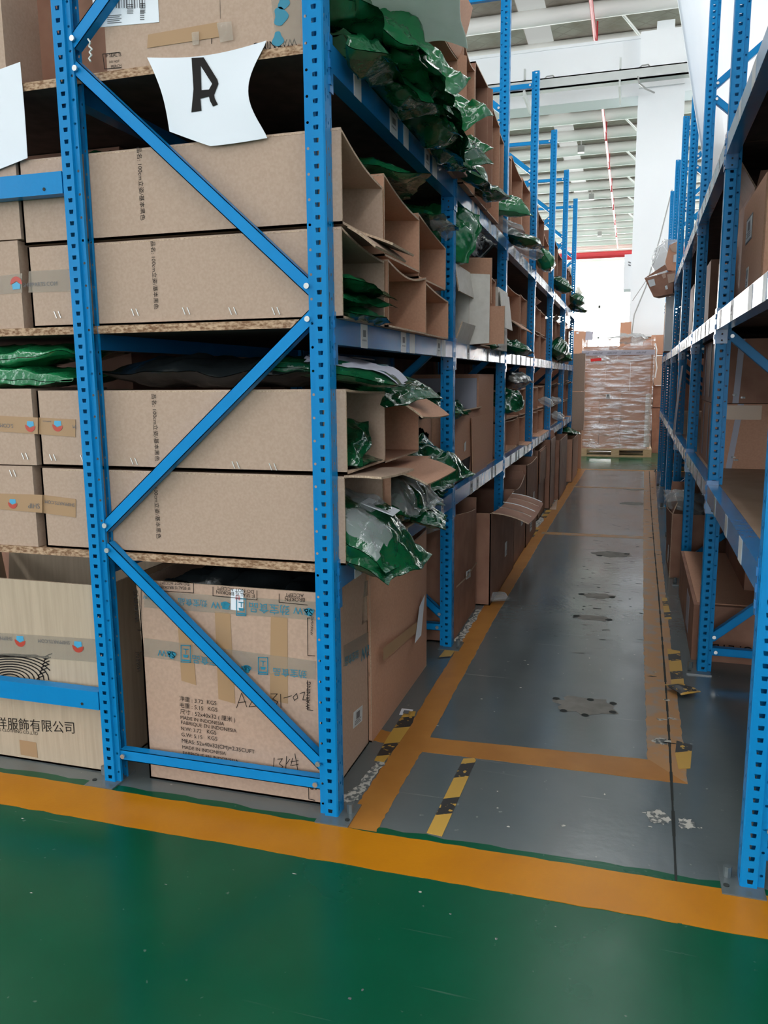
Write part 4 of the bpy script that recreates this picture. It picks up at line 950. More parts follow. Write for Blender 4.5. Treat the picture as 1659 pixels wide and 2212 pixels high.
for i, (x, y, z, L, Wd, T, rot, m_, dr, lb) in enumerate(PILE):
    ya, yb = (.172, .533) if y < .54 else ((.548, .792) if y < .81 else (.813, 1.227))
    bag(lb, (x, y, z), L, Wd, T, rot, 11+i*3, m_, group=GB, droop=dr, dx=L*.22, amp=.036, box=(.016, ya, yb, 1.6895, 2.2, -.59))
bag('clear-topped flat mailer with a white slip, lying over the green pile, top shelf', (.01, .29, 1.925), .40, .50, .03, (-13, 8, 4), 71, 'pale_film', 'clear_mailer', None, 'plastic mailer', slips=[(.06, -.06, .09, .09, -.052)], amp=.012, droop=.3, dx=.1, box=(-.02, .172, .79, 1.69, 2.3, -.59))
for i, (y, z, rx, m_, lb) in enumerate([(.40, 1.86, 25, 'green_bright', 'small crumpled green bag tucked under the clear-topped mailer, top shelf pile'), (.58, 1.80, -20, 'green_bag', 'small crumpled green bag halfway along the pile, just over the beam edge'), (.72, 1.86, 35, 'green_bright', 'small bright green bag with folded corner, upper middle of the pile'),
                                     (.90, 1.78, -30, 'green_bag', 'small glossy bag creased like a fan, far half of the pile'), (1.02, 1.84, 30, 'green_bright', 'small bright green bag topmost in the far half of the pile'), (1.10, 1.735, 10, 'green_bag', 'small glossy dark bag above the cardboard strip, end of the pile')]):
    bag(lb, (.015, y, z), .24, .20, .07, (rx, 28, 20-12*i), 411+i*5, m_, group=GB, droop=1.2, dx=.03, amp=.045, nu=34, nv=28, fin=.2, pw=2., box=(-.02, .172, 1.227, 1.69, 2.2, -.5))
carton('cardboard_flap', 'loose strip of cardboard poking out over the top beam before the second upright', -.15, .050, .97, 1.235, 1.690, 1.698, None, 'kraft_dark', cat='cardboard')

# tall open cartons on the top shelf
GT = 'tall open cartons on the top shelf'
def tall(label, y0, y1, h, x1=.01, flaps=None, body='kraft', sag=.02, tilt=.0, z=1.6885):
    return carton('tall_open_carton', label, -.60, x1, y0, y1, z, z+h, '+x', body, flaps or {}, group=GT, sag=sag, tilt=tilt)
tall('tall open carton behind the green pile, top shelf, beside the labelled carton', .54, .80, .50, -.02)
tall('tall open carton with raised lid flap, top shelf, before the second upright', .805, 1.235, .40, .015, {'top': (.16, 68, 10, 0, 1, 0), 'far': (.03, 10, 0)}, tilt=.02)
tall('tall open carton directly beyond the second upright, top shelf', 1.31, 1.515, .47, .02, tilt=.03)
c = tall('tall taped carton, second beyond the second upright, top shelf, shiny tape down its side', 1.53, 1.80, .475, .020, {'far': (.02, 0, 0)}, body='kraft_dark', sag=.0)
tall('tall open carton, third beyond the second upright, top shelf, printed rim', 1.815, 2.115, .46, .020, tilt=.05, sag=.01)
tall('tall open carton, fourth beyond the second upright, top shelf, against the third upright', 2.125, 2.45, .49, -.012, tilt=.06, sag=.01)
ts = [(2, 2.56, 2.86, .46, 'kraft'), (2, 2.87, 3.30, .48, 'kraft'), (2, 3.31, 3.70, .47, 'kraft'), (3, 3.82, 4.15, .50, 'kraft_dark'), (3, 4.16, 4.55, .44, 'kraft_dark'), (3, 4.56, 4.94, .36, 'kraft'),
      (4, 5.06, 5.36, .47, 'kraft_dark'), (4, 5.37, 5.70, .46, 'kraft_dark'), (4, 5.71, 6.18, .40, 'kraft_dark'), (5, 6.32, 6.72, .42, 'kraft_dark'), (5, 6.73, 7.05, .40, 'kraft_dark'), (5, 7.06, 7.44, .42, 'kraft_dark')]
for i, (b, y0, y1, h, m_) in enumerate(ts):
    tall('tall %s open carton, %s in the %s bay of the top shelf, A-sign rack' % ('brown' if m_ == 'kraft' else 'worn', ORD[i % 3], ORD[b]), y0, y1, h, -.034, body=m_, sag=.008, tilt=.03*(i % 2))
small = [((.0, 1.36, 1.75), .26, .18, .07, (0, 30, 5), 'green_bag', 'small green bag wedged behind the second upright on the top beam'), ((.03, 1.62, 1.74), .20, .16, .06, (0, 20, -10), 'green_bag', 'small green bag with slats of light, top beam, second bay'),
         ((.03, 2.30, 1.80), .20, .15, .08, (30, 10, 30), 'green_bright', 'small green bag hooked on the carton edge beside the third upright, top shelf'), ((.02, 2.33, 1.72), .20, .16, .05, (0, 20, 0), 'clear', 'small clear silvery bag on the top beam beside the third upright'),
         ((.03, 2.72, 1.72), .26, .20, .06, (0, 16, 0), 'green_bag', 'small dark bag on the top beam just beyond the third upright'), ((.03, 3.05, 1.70), .2, .2, .04, (0, 14, 10), 'clear', 'clear crumpled bag on the top beam, third bay'),
         ((.05, 3.86, 1.76), .16, .22, .10, (0, 60, 10), 'green_bright', 'bright green bag tip showing just beyond the fourth upright, top shelf'), ((.04, 5.2, 1.75), .2, .22, .10, (0, 30, 10), 'green_bag', 'dark green bag on the top beam, fifth bay'),
         ((.05, 7.1, 1.80), .16, .26, .12, (0, 30, 0), 'green_bag', 'dark green bag bulging at the last upright, top shelf'), ((.03, 7.3, 1.73), .2, .26, .05, (0, 20, 20), 'green_bag', 'dark green bag lowest at the last upright, top shelf')]
for i, (l, L, Wd, T, rot, m_, lb) in enumerate(small): bag(lb, l, L, Wd, T, rot, 101+i*3, m_, nu=24, nv=20, amp=.025, droop=1., dx=.05, box=(.012, l[1]-Wd*.6, l[1]+Wd*.6, 1.6895, 2.1, -.5))

# ------------------------------------------------------------------ bags in the first bay, middle and lowest shelves
GM = 'green mailers on the middle shelf'
for i, (l, L, Wd, T, rot, lb) in enumerate([((-.12, .19, 1.166), .36, .27, .045, (0, 4, 3), 'flat dark green mailer, lowest of three in the lower carton mouth, middle shelf'), ((-.12, .185, 1.203), .36, .26, .04, (2, 7, -5), 'flat dark green mailer, second of three in the lower carton mouth, middle shelf'),
                                            ((-.10, .19, 1.240), .34, .26, .035, (-3, 11, 4), 'flat dark green mailer, topmost of three in the lower carton mouth, middle shelf')]):
    bag(lb, l, L, Wd, T, rot, 141+i*3, 'green_bag', group=GM, box=(.016,.052,.338,1.146,1.32,-.7), amp=.018, droop=.8, dx=.1)
bag('green mailer with pointed corner lying on the upper cartons, middle shelf, first bay', (-.14, .50, 1.535), .40, .36, .05, (0, 6, 24), 155, 'green_bag', box=(.02,.36,.70,1.512,1.65,-.6), amp=.03, droop=.6, dx=.1)
bag('dark mailer tucked on the third upper carton, middle shelf, beside the second upright', (-.12, .92, 1.50), .36, .30, .06, (0, 5, 4), 158, 'green_bag', box=(.02,.72,1.07,1.49,1.6,-.6), amp=.025)
bag('thin clear bag on the third upper carton, middle shelf, beside the second upright', (-.04, .92, 1.485), .22, .26, .05, (0, 10, 10), 161, 'clear_dark', box=(.02,.72,1.07,1.49,1.62,-.6), amp=.03)
bag('green bag corner poking up behind the blank paper sign', (-.72, .25, 1.548), .22, .2, .04, (0, -4, 30), 163, 'green_bag', box=(.02,.05,.33,1.5365,1.66,-1.3), amp=.03)
bag('green mailer, upper of two lying on the long cartons at the photo edge', (-.98, .17, 1.075), .66, .30, .05, (3, -2, 4), 165, 'green_bright', box=(.02,.042,.34,1.04,1.115,-1.33), amp=.018)
bag('green mailer, lower of two lying on the long cartons at the photo edge', (-1.02, .17, 1.022), .70, .30, .055, (2, 0, -2), 167, 'green_bright', box=(.02,.042,.34,.9965,1.08,-1.33), amp=.018)
bag('large black plastic bag spread over the upper long carton, under the middle shelf', (-.34, .24, 1.028), .62, .38, .075, (0, 1, 0), 169, 'black_bag', box=(.02,.045,.45,.994,1.10,-.7), amp=.02)
t = bag('grey mailer with a dark oval handle hole, hanging over the upper carton mouth', (-.05, .20, 1.030), .34, .30, .045, (2, 8, 10), 171, 'green_bag', 'handle_mailer', None, 'plastic mailer', window=(.30, .95, .08, .92, 'slate'), box=(.02,.05,.335,1.0,1.11,-.6), amp=.010, droop=.6, dx=.05)
mb = MB(); R_ = rotm(2, 8, 10); O_ = Vector((-.05, .20, 1.030)); mb.face([R_ @ Vector((.05+.030*math.cos(a), .0+.066*math.sin(a), .037 - .6*max(0, .05+.03*math.cos(a)-.05)**2)) + O_ for a in [i*2*math.pi/24 for i in range(24)]]); mb.build('handle_hole', 'ink', t)
bag('dark green mailer corner drooping beside the folded flap, lowest shelf', (-.03, .44, 1.0), .28, .22, .03, (6, 14, -24), 174, 'green_bag', box=(.02,.345,.69,.978,1.1,-.6), amp=.02, droop=1.2, dx=.03)
bag('dark green mailer inside the upper carton mouth, lowest shelf', (-.10, .16, .86), .26, .2, .05, (30, 0, 10), 177, 'green_bag', box=(.02,.05,.322,.811,.97,-.7), amp=.03)
bag('small dark green bag low inside the upper carton mouth, lowest shelf', (-.08, .17, .825), .22, .2, .03, (0, 4, -8), 178, 'green_bag', box=(.02,.05,.322,.811,.97,-.7), amp=.02)
t = bag('big clear-fronted garment bag with white slip, spilling over the lowest beam at the corner', (-.09, .185, .675), .44, .31, .15, (0, 20, 4), 181, 'green_bag', 'garment_bag', None, 'plastic bag', window=(.38, .90, .0, .95, 'clear'), slips=[(.075, -.02, .085, .085, .0)], box=(.016,.05,.322,.604,.785,-.7), amp=.026, droop=1.6, dx=.12)
bag('dark green bag crumpled beneath the clear-fronted bag, over the lowest beam', (-.02, .20, .630), .34, .30, .07, (0, 16, -6), 184, 'green_bag', box=(.016,.05,.322,.604,.70,-.7), amp=.03, droop=1.4, dx=.05)
bag('silvery clear bag with dark fabric filling the second carton mouth, lowest shelf', (-.10, .57, .685), .36, .34, .14, (0, 12, -4), 187, 'green_bag', 'garment_bag', None, 'plastic bag', window=(.30, 1.0, .0, 1.0, 'clear'), box=(.02,.362,.78,.604,.765,-.7), amp=.028, droop=1.0, dx=.1)
bag('dark green bag with pale print, tongue over the lowest beam under the silvery bag', (-.0, .66, .622), .22, .26, .04, (0, 14, 10), 190, 'green_bag', box=(.02,.362,.78,.604,.70,-.7), amp=.02, droop=1.2, dx=.03)
bag('green crinkled bag leaning out beside the second upright, lowest shelf', (-.09, .98, .745), .36, .32, .12, (6, 22, -12), 193, 'green_bag', box=(.012,.845,1.19,.634,.86,-.066), amp=.034, droop=.6, dx=.1)
bag('dark green flat bag under the crinkled bag beside the second upright, lowest shelf', (-.12, 1.0, .66), .32, .34, .06, (0, 8, 6), 195, 'green_bag', box=(.012,.845,1.19,.632,.70,-.155), amp=.02)
carton('red_carton', 'low red card box on the lowest shelf beside the second upright', -.42, -.05, .84, 1.20, .5975, .630, None, 'red_box')
c = carton('open_carton', 'brown open carton holding black bags, lowest shelf, just before the second upright', -.58, -.075, .80, 1.235, .690, .872, '+z', 'kraft')
carton('kraft_box', 'kraft box underneath the brown open carton, lowest shelf', -.58, -.16, .80, 1.235, .598, .6895, None, 'kraft_dark')
bag('black bag heaped in the brown open carton before the second upright', (-.25, 1.02, .885), .38, .36, .09, (0, 0, 10), 197, 'black_bag', box=(-.08,.81,1.225,.70,1.1,-.57), amp=.03)
bag('dark plastic bag lying in the marked food carton on the floor', (-.28, .22, .505), .40, .26, .07, (0, 2, 0), 199, 'black_bag', box=(-.06,.06,.385,.37,.56,-.53), amp=.03)
bag('clear silvery bag stuffed in behind the second upright, below the lowest shelf', (-.16, 1.16, .50), .3, .2, .06, (0, 0, 0), 201, 'clear', amp=.03)

# grey liner sheets standing behind, lowest shelf second bay
mb = MB(); mb.box((-.58, 1.992, .598), (-.050, 2.002, 1.012)); tag(mb.build('liner_board', 'slate'), 'large pale grey board standing behind the cartons, lowest shelf, second bay', 'board')

# ------------------------------------------------------------------ second bay of the A-sign rack
c = carton('white_carton', 'white carton with hanging torn flap, middle shelf, just beyond the second upright', -.56, -.01, 1.31, 1.60, 1.1405, 1.42, '+x', 'white_carton', {'top': (.10, -80, 0, 0, 1), 'far': (.08, 8, 6), 'bottom': (.08, -70, 0, .05, .95)})
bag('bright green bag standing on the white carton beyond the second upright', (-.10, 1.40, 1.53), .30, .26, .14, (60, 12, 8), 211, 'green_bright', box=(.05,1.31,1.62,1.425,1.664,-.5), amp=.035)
bag('black shiny bag standing on the white carton, second bay, middle shelf', (-.10, 1.72, 1.55), .28, .20, .14, (50, 30, 0), 214, 'black_bag', box=(.05,1.62,2.0,1.49,1.664,-.5), amp=.03)
carton('open_carton', 'kraft open carton, upper of the second bay, middle shelf, rim higher at one corner', -.56, .02, 1.66, 2.06, 1.30, 1.485, '+x', 'kraft', {'near': (.05, 8, 0)}, sag=.01, tilt=.05)
carton('open_carton', 'orange-kraft open carton, lower of the second bay, middle shelf, flap forward', -.56, .03, 1.64, 2.08, 1.1405, 1.295, '+x', 'kraft', {'near': (.10, 12, 0)}, sag=.012, tilt=.02)
carton('open_carton', 'tall brown carton at the back of the second bay, middle shelf, before the third upright', -.56, -.21, 2.10, 2.44, 1.1405, 1.49, '+x', 'kraft', {'far': (.05, 0, 0)})
c = carton('white_carton', 'white carton with two hanging panels, middle shelf, against the third upright', -.20, .02, 2.13, 2.43, 1.1405, 1.42, None, 'white_carton')
mb = MB(); mb.slab(lambda u, v: (.026+.02*u, 2.14+.28*v, 1.40-.16*u), 3, 3, .004); mb.build('flap', 'white_carton', c)
bag('green bag corner at the foot of the orange-kraft carton, middle shelf', (-.02, 1.93, 1.165), .16, .16, .05, (0, 10, 20), 216, 'green_bag', nu=24, nv=20, box=(.03,1.65,2.07,1.147,1.28,-.5), amp=.025)
c = carton('open_carton', 'kraft open carton with torn scuffed flap, lowest shelf, just beyond the second upright', -.56, -.035, 1.31, 1.985, .5975, .875, '+z', 'kraft', {'aisle': (.02, 60, 0)})
Q = [at(*p, 'x', -.028) for p in ((1018, 903), (1052, 893), (1050, 1020), (1020, 1030))]; mb = MB(); n = Vector((.003, 0, 0)); mb.hexa([p for p in Q]+[p+n for p in Q]); mb.build('flap', 'kraft', c)
for q in ([(988, 1000), (1016, 985), (1012, 1030), (988, 1042)], [(1022, 1010), (1030, 1005), (1032, 1020), (1022, 1026)]):
    mb = MB(); mb.face([at(*p, 'x', -.0335) for p in q]); mb.build('dark_scuff', 'ink', c)
mb = MB(); mb.face([at(*p, 'x', -.0335) for p in ((1003, 958), (1007, 952), (1006, 972), (1003, 976))]); mb.build('paper_slip', 'sticker', c)
bag('dark green bags filling the torn open carton, lowest shelf, second bay', (-.20, 1.58, .90), .40, .5, .10, (0, 4, 10), 219, 'green_bag', box=(-.042,1.32,1.99,.75,1.1,-.55), amp=.035)
carton('plain_carton', 'tall reddish-brown carton on the lowest shelf, before the third upright', -.56, -.045, 2.02, 2.44, .5975, 1.03, None, 'kraft')

# bays further along
sizes = [(2, [2.56, 2.86, 3.38, 3.69]), (3, [3.82, 4.14, 4.50, 4.93]), (4, [5.07, 5.45, 5.80, 6.18]), (5, [6.32, 6.70, 7.08, 7.43])]
r3 = random.Random(3)
ROW = ('lower', 'upper')
for b, ys in sizes:
    for l in (1, 0):
        z0 = LVL_L[l]+.0005; h = .185 if l else .178
        for i in range(3):
            for k_ in range(2):
                x1 = -.036+r3.uniform(-.012, .0); fl_ = {}
                if r3.random() < .5: fl_['top' if k_ else 'bottom'] = (.05, r3.uniform(5, 50)*(1 if k_ else -.1), 10)
                if (b, l, i, k_) == (2, 1, 1, 1): fl_ = {'bottom': (.10, 30, 10)}
                if b == 4 and l and k_ and i == 0: continue
                carton('open_carton', 'open kraft carton, %s row, %s in the %s bay of the %s shelf, A-sign rack' % (ROW[k_], ORD[i], ORD[b], SH[l]), -.58, x1, ys[i]+.006, ys[i+1]-.006, z0+k_*(h+.006), z0+k_*(h+.006)+h-(.01*k_), '+x', 'kraft' if b < 4 else 'kraft_dark', fl_, sag=.006, tilt=.012*r3.random(), group='open cartons further along the A-sign rack')
far_bags = [((.02, 2.66, 1.165), .2, .22, .06, (0, 12, 0), 'green_bag', 'flat green bag on the middle beam just beyond the third upright'), ((-.1, 2.95, 1.0), .35, .5, .10, (0, 4, 0), 'black_bag', 'dark shiny bag on the cartons under the middle shelf, third bay'), ((-.02, 2.62, .9), .2, .16, .10, (20, 20, 0), 'green_bag', 'dark green bag at the upper carton mouth, lowest shelf, third bay'),
            ((.02, 5.30, 1.24), .16, .30, .16, (0, 30, 0), 'green_bag', 'heap of dark green plastic on the middle beam, fifth bay'), ((.03, 5.62, 1.20), .18, .26, .10, (0, 24, 10), 'green_bag', 'dark green bag beside the heap on the middle beam, fifth bay'),
            ((.02, 4.45, .83), .12, .12, .05, (0, 20, 0), 'clear', 'silvery bag in a carton mouth, lowest shelf, fourth bay'), ((.02, 5.2, .83), .10, .14, .05, (0, 20, 0), 'clear', 'silvery bag in a carton mouth, lowest shelf, fifth bay'), ((.02, 5.5, .68), .12, .16, .06, (0, 20, 0), 'clear', 'silvery bag low in a carton mouth, lowest shelf, fifth bay'), ((.0, 7.0, .45), .2, .36, .06, (0, 10, 20), 'green_bag', 'dark green bag on the last floor cartons, A-sign rack')]
for i, (l, L, Wd, T, rot, m_, lb) in enumerate(far_bags): bag(lb, l, L, Wd, T, rot, 231+i*3, m_, nu=24, nv=20, amp=.03)

# floor cartons beyond the second upright
def floor_carton(label, y0, y1, x1, h, body, flaps=None, x0=-.55, **kw): return carton('floor_carton', label, x0, x1, y0, y1, 0, h, '+z', body, flaps or {}, **kw)
c = floor_carton('brown split carton on the floor just beyond the second upright, white stock label', 1.31, 1.80, -.01, .50, 'kraft_dark', {}, sag=.0, tilt=.05, bow=.015)
mb = MB(); stroke(mb, [at(*p, 'x', .008) for p in ((986, 1268), (1005, 1250), (1030, 1215))], .007, (1, 0, 0)); mb.build('torn_seam', 'edge', c)
a, b_, d_ = at(1007, 1252, 'x', .006), at(1016, 1246, 'x', .006), at(1007, 1235, 'x', .006); slip(c, 'stock_label', a, b_-a, d_-a)
c = floor_carton('dark taped carton with shiny lid flap hanging out, on the floor, second bay', 1.86, 2.62, .045, .42, 'kraft_dark', {'aisle': (.17, 92, 26, .05, .9)}, sag=.02)
for k_ in range(4):
    mb = MB(); v = .16+.2*k_; y_ = 1.86+.76*v
    mb.slab(lambda u, w_: (.052+.155*u, y_-.03*u+.014*w_+.03, .4265-.004*u-.030*u*u), 4, 1, .001); mb.build('shiny_tape', 'white_film' if k_ % 2 else 'tape_clear', c)
slip(c, 'stock_label', (.0465, 2.30, .13), (0, .06, 0), (0, 0, .07), bars=False)
c = floor_carton('dark ragged open carton on the floor, before the fourth upright, paper slip', 2.66, 3.12, .04, .42, 'kraft_dark', {'back': (.05, 10, 0)}, sag=.03, tilt=-.03)
slip(c, 'stock_label', (.0415, 2.95, .17), (0, .09, 0), (0, 0, .09), bars=True)
c = floor_carton('dark tall carton on the floor against the fourth upright, long pale labels', 3.16, 3.70, .045, .50, 'kraft_dark', {}, sag=.01)
slip(c, 'stock_label', (.0465, 3.36, .06), (0, .1, 0), (0, 0, .17), bars=True); slip(c, 'stock_label', (.0465, 3.52, .12), (0, .04, 0), (0, 0, .17), bars=False)
floor_carton('dark carton on the floor just beyond the fourth upright', 3.82, 4.12, -.02, .52, 'kraft_dark', {})
c = floor_carton('dark carton with a half-height front panel, on the floor, fourth bay', 4.15, 4.62, .01, .50, 'kraft_dark', {})
mb = MB(); mb.box((.011, 4.16, .26), (.018, 4.60, .49)); mb.build('flap', 'kraft_dark', c)
floor_carton('worn carton with long shiny tape, on the floor, before the fifth upright', 4.66, 5.05, .045, .54, 'kraft_dark', {'back': (.05, 10, 0)})
floor_carton('big square worn carton standing out into the aisle, on the floor, fifth bay', 5.15, 5.95, .075, .50, 'kraft_dark', {'front': (.07, 30, 20, .3, .7)})
floor_carton('kraft carton standing out into the aisle, on the floor, before the last upright', 6.35, 7.2, .10, .42, 'kraft', {'aisle': (.03, 40, 0)})
carton('flat_carton', 'pale flattened carton leaning on the end of the A-sign rack, upper one', -.10, .125, 7.60, 7.66, .86, 1.27, None, 'kraft_front')
carton('flat_carton', 'pale flattened carton leaning on the end of the A-sign rack, middle one', -.10, .13, 7.60, 7.68, .43, .855, None, 'kraft_front')
carton('flat_carton', 'pale flattened carton leaning on the end of the A-sign rack, lowest one on the floor', -.08, .11, 7.60, 7.70, 0, .428, None, 'kraft')
mb = MB(); mb.tube([at(*p, 'y', -.004 - .003*(i % 2)) for i, p in enumerate(((190, 84), (195, 92), (192, 100), (199, 106), (193, 113), (198, 119), (192, 126), (196, 133)))], .0018, 5)
tag(mb.build('string_knot', 'rope'), 'scrap of white string knotted round the corner frame upright, near the braces', 'string')

# ------------------------------------------------------------------ opposite rack
R = RIGHT
c = carton('open_carton', 'kraft open carton with shipping label, on the middle shelf of the opposite rack, first bay', -.58, -.055, .73, 1.19, 1.2135, 1.52, '+z', 'kraft', {'front': (.12, 0, 0), 'back': (.02, 0, 0), 'inner': (.1, 10, 0)}, xf=R)
slip(c, 'shipping_label', (-.0540, .96, 1.395), (0, .135, 0), (0, 0, .07), 'ink_grey', 0, R, False); slip(c, 'shipping_label', (-.0536, .965, 1.40), (0, .125, 0), (0, 0, .06), 'sticker', 3, R)
slip(c, 'stock_label', (-.0538, .98, 1.265), (0, .05, 0), (0, 0, .055), 'sticker', 2, R)
mb = MB(); mb.box((-.20, .7285, 1.615), (-.058, .7295, 1.64)); mb.build('dark_band', 'dark_band', c, R)
c = carton('strapped_carton', 'lower of two strapped cartons on the lowest shelf, opposite rack, second bay', -.58, -.048, 1.77, 2.36, .6555, .905, None, 'kraft', xf=R)
d = carton('strapped_carton', 'upper of two strapped cartons on the lowest shelf, opposite rack, second bay', -.585, -.045, 1.765, 2.37, .908, 1.150, None, 'kraft_dark', xf=R)
for t_, za, zb, xs2 in ((c, .6555, .905, ((-.115, -.145),)), (d, .908, 1.150, ((-.125, -.135), (-.26, -.255)))):
    y_ = 1.7685 if t_ is c else 1.7635
    for xa, xb in xs2:
        mb = MB(); mb.hexa([(xa-.011, y_, za), (xa+.011, y_, za), (xa+.011, y_+.001, za), (xa-.011, y_+.001, za), (xb-.011, y_, zb), (xb+.011, y_, zb), (xb+.011, y_+.001, zb), (xb-.011, y_+.001, zb)]); mb.build('strap', 'slate', t_, R)
    for yy in (1.95, 2.2):
        mb = MB(); xx = -.0465 if t_ is c else -.0435
        mb.box((xx, yy-.012, za+.02), (xx+.001, yy+.012, zb-.01)); mb.build('strap', 'slate', t_, R)
mb = MB(); mb.box((-.22, 1.7682, .845), (-.075, 1.7692, .900)); mb.build('brown_tape', 'tape_brown', c, R)
mb = MB(); mb.box((-.36, 1.7682, .66), (-.325, 1.7692, .905)); mb.build('brown_tape', 'tape_brown', c, R)
mb = MB()
for a in [(-.30, 1.767, .70), (-.29, 1.767, .78), (-.14, 1.767, .69), (-.13, 1.767, .70), (-.30, 1.762, 1.0), (-.15, 1.762, .93), (-.12, 1.762, .94), (-.29, 1.762, 1.06)]:
    mb.box((a[0]-.008, a[1], a[2]-.004), (a[0]+.008, a[1]+.001, a[2]+.003))
mb.build('tape_glint', 'clear', c, R)
c = carton('floor_carton', 'low kraft carton with upside-down print, on the floor of the opposite rack, second bay', -.60, .012, 1.375, 2.32, 0, .205, None, 'kraft_dark', xf=R)
mb = MB(); o_ = R((-.265, 1.3738, .062)); e_ = R((-.075, 1.3738, .062)); dv = (o_-e_); write(mb, 'TERMINAL CO. LTD', o_, -dv, (0, 0, 1), dv.length) if False else write(mb, 'TERMINAL CO. LTD', R((-.45, 1.3738, .066)), R((-.05, 1.3738, 0))-R((-.45, 1.3738, 0)), (0, 0, -1), .40)
o = mb.build('lettering', 'ink', c)
mb = MB(); mb.box((.0122, 1.6, .03), (.013, 1.75, .17)); mb.build('pale_tape', 'slate', c, R)
mb = MB(); mb.box((-.55, 1.40, .2052), (.0, 2.30, .209)); mb.build('lid', 'kraft', c, R)
carton('plain_carton', 'dark carton set back on the low printed carton, opposite rack floor, second bay', -.60, -.18, 1.62, 2.30, .2095, .36, None, 'kraft_dark', xf=R)
bag('black shiny bag heaped on the dark carton, under the opposite lowest shelf', R((-.33, 1.85, .43)), .44, .5, .16, (0, 0, 0), 301, 'black_bag', amp=.03)
c = carton('floor_carton', 'crushed carton wrapped in clear tape, on the floor of the opposite rack, third bay', -.50, .045, 2.62, 3.15, 0, .33, '+z', 'kraft_dark', {'aisle': (.06, -20, 0), 'back': (.10, 10, 0)}, xf=R, bow=.02)
bag('clear plastic wrap crumpled over the crushed carton, opposite rack floor', R((-.02, 2.80, .365)), .22, .34, .09, (0, 20, 0), 304, 'clear', amp=.04)
slip(c, 'stock_label', (.0505, 2.70, .06), (0, .12, 0), (0, 0, .09), 'sticker', 2, R)
bag('clear plastic bag heaped on the floor cartons behind, opposite rack, third bay', R((-.25, 2.9, .38)), .34, .4, .10, (0, 0, 0), 306, 'clear', amp=.04)
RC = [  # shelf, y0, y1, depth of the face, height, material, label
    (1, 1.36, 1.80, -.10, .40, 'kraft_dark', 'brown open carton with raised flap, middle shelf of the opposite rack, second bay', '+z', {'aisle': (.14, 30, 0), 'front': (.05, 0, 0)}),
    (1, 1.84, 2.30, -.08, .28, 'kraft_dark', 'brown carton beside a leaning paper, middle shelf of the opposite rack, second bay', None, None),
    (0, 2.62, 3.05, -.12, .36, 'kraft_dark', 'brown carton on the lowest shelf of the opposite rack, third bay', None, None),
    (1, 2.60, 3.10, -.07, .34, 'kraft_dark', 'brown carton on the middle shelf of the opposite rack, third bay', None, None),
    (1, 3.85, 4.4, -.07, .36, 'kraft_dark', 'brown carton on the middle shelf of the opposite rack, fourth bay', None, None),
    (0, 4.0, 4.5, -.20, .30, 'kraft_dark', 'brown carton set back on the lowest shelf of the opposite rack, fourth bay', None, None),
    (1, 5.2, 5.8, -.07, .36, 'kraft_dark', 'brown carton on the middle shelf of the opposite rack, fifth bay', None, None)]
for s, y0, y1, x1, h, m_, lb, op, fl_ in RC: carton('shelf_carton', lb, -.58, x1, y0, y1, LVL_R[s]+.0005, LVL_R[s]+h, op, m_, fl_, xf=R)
mb = MB(); mb.slab(lambda u, v: (-.045-.04*v, 1.86+.26*u, 1.214+.20*v-.07*u*v), 4, 4, .001); tag(mb.build('paper_sheet', 'paper', None, R), 'white paper leaning on a carton, middle shelf of the opposite rack', 'paper')
mb = MB(); mb.slab(lambda u, v: (.015-.03*v, 3.55+.22*u, .656+.42*v), 3, 3, .003); tag(mb.build('printed_sleeve', 'slate', None, R), 'pale printed sleeve standing on the lowest shelf of the opposite rack', 'sleeve')
c = carton('flat_carton', 'flattened brown carton leaning out on the middle shelf of the opposite rack, pale edge forward', -.02, .045, 5.35, 5.80, 1.214, 1.62, None, 'kraft', xf=R)
mb = MB(); mb.box((-.025, 5.335, 1.214), (.05, 5.348, 1.64)); mb.build('pale_edge', 'white_film', c, R)

# tilted carton hanging out of the top shelf
t = thing('tilted_carton', (.82, 5.2, 1.64), 'brown open carton tilting out over the aisle, top shelf of the opposite rack', 'carton')
yq = 5.2
q = [at(*p, 'y', yq) for p in ((1412, 642), (1453, 634), (1458, 584), (1392, 601))]; dp = Vector((.05, .34, .02))
mb = MB(); mb.hexa([q[0], q[1], q[1]+dp, q[0]+dp, q[3], q[2], q[2]+dp, q[3]+dp]); mb.build('body', 'kraft_dark', t)
g = [at(*p, 'y', yq-.004) for p in ((1399, 606), (1413, 602), (1416, 616), (1404, 620))]; mb = MB(); mb.face(g); mb.build('shipping_label', 'sticker', t)
g = [at(*p, 'y', yq-.004) for p in ((1441, 593), (1457, 590), (1457, 608), (1444, 612))]; mb = MB(); mb.face(g); mb.build('paper_slip', 'kraft_front', t)
g = [at(*p, 'y', yq-.004) for p in ((1429, 594), (1437, 589), (1439, 599), (1433, 602))]; mb = MB(); mb.face(g); mb.build('paper_slip', 'kraft_pink', t)
g = [at(*p, 'y', yq-.004) for p in ((1436, 618), (1441, 616), (1443, 624), (1438, 626))]; mb = MB(); mb.face(g); mb.build('stock_label', 'sticker', t)
g = [at(*p, 'y', yq+.02) for p in ((1392, 601), (1437, 571), (1442, 583), (1424, 589))]; mb = MB(); mb.hexa([p for p in g]+[p+Vector((0, .006, 0)) for p in g]); mb.build('flap', 'kraft_dark', t)
t = thing('leaning_carton', (.88, 5.35, 1.75), 'kraft carton leaning behind the tilting carton, top shelf of the opposite rack', 'carton')
g = [at(*p, 'y', 5.3) for p in ((1441, 584), (1466, 586), (1466, 520), (1446, 530), (1437, 566))]; dp = Vector((.05, .3, .0)); mb = MB(); mb.face(g); mb.face([p+dp for p in reversed(g)])
for i in range(5): mb.face([g[i], g[i]+dp, g[(i+1) % 5]+dp, g[(i+1) % 5]])
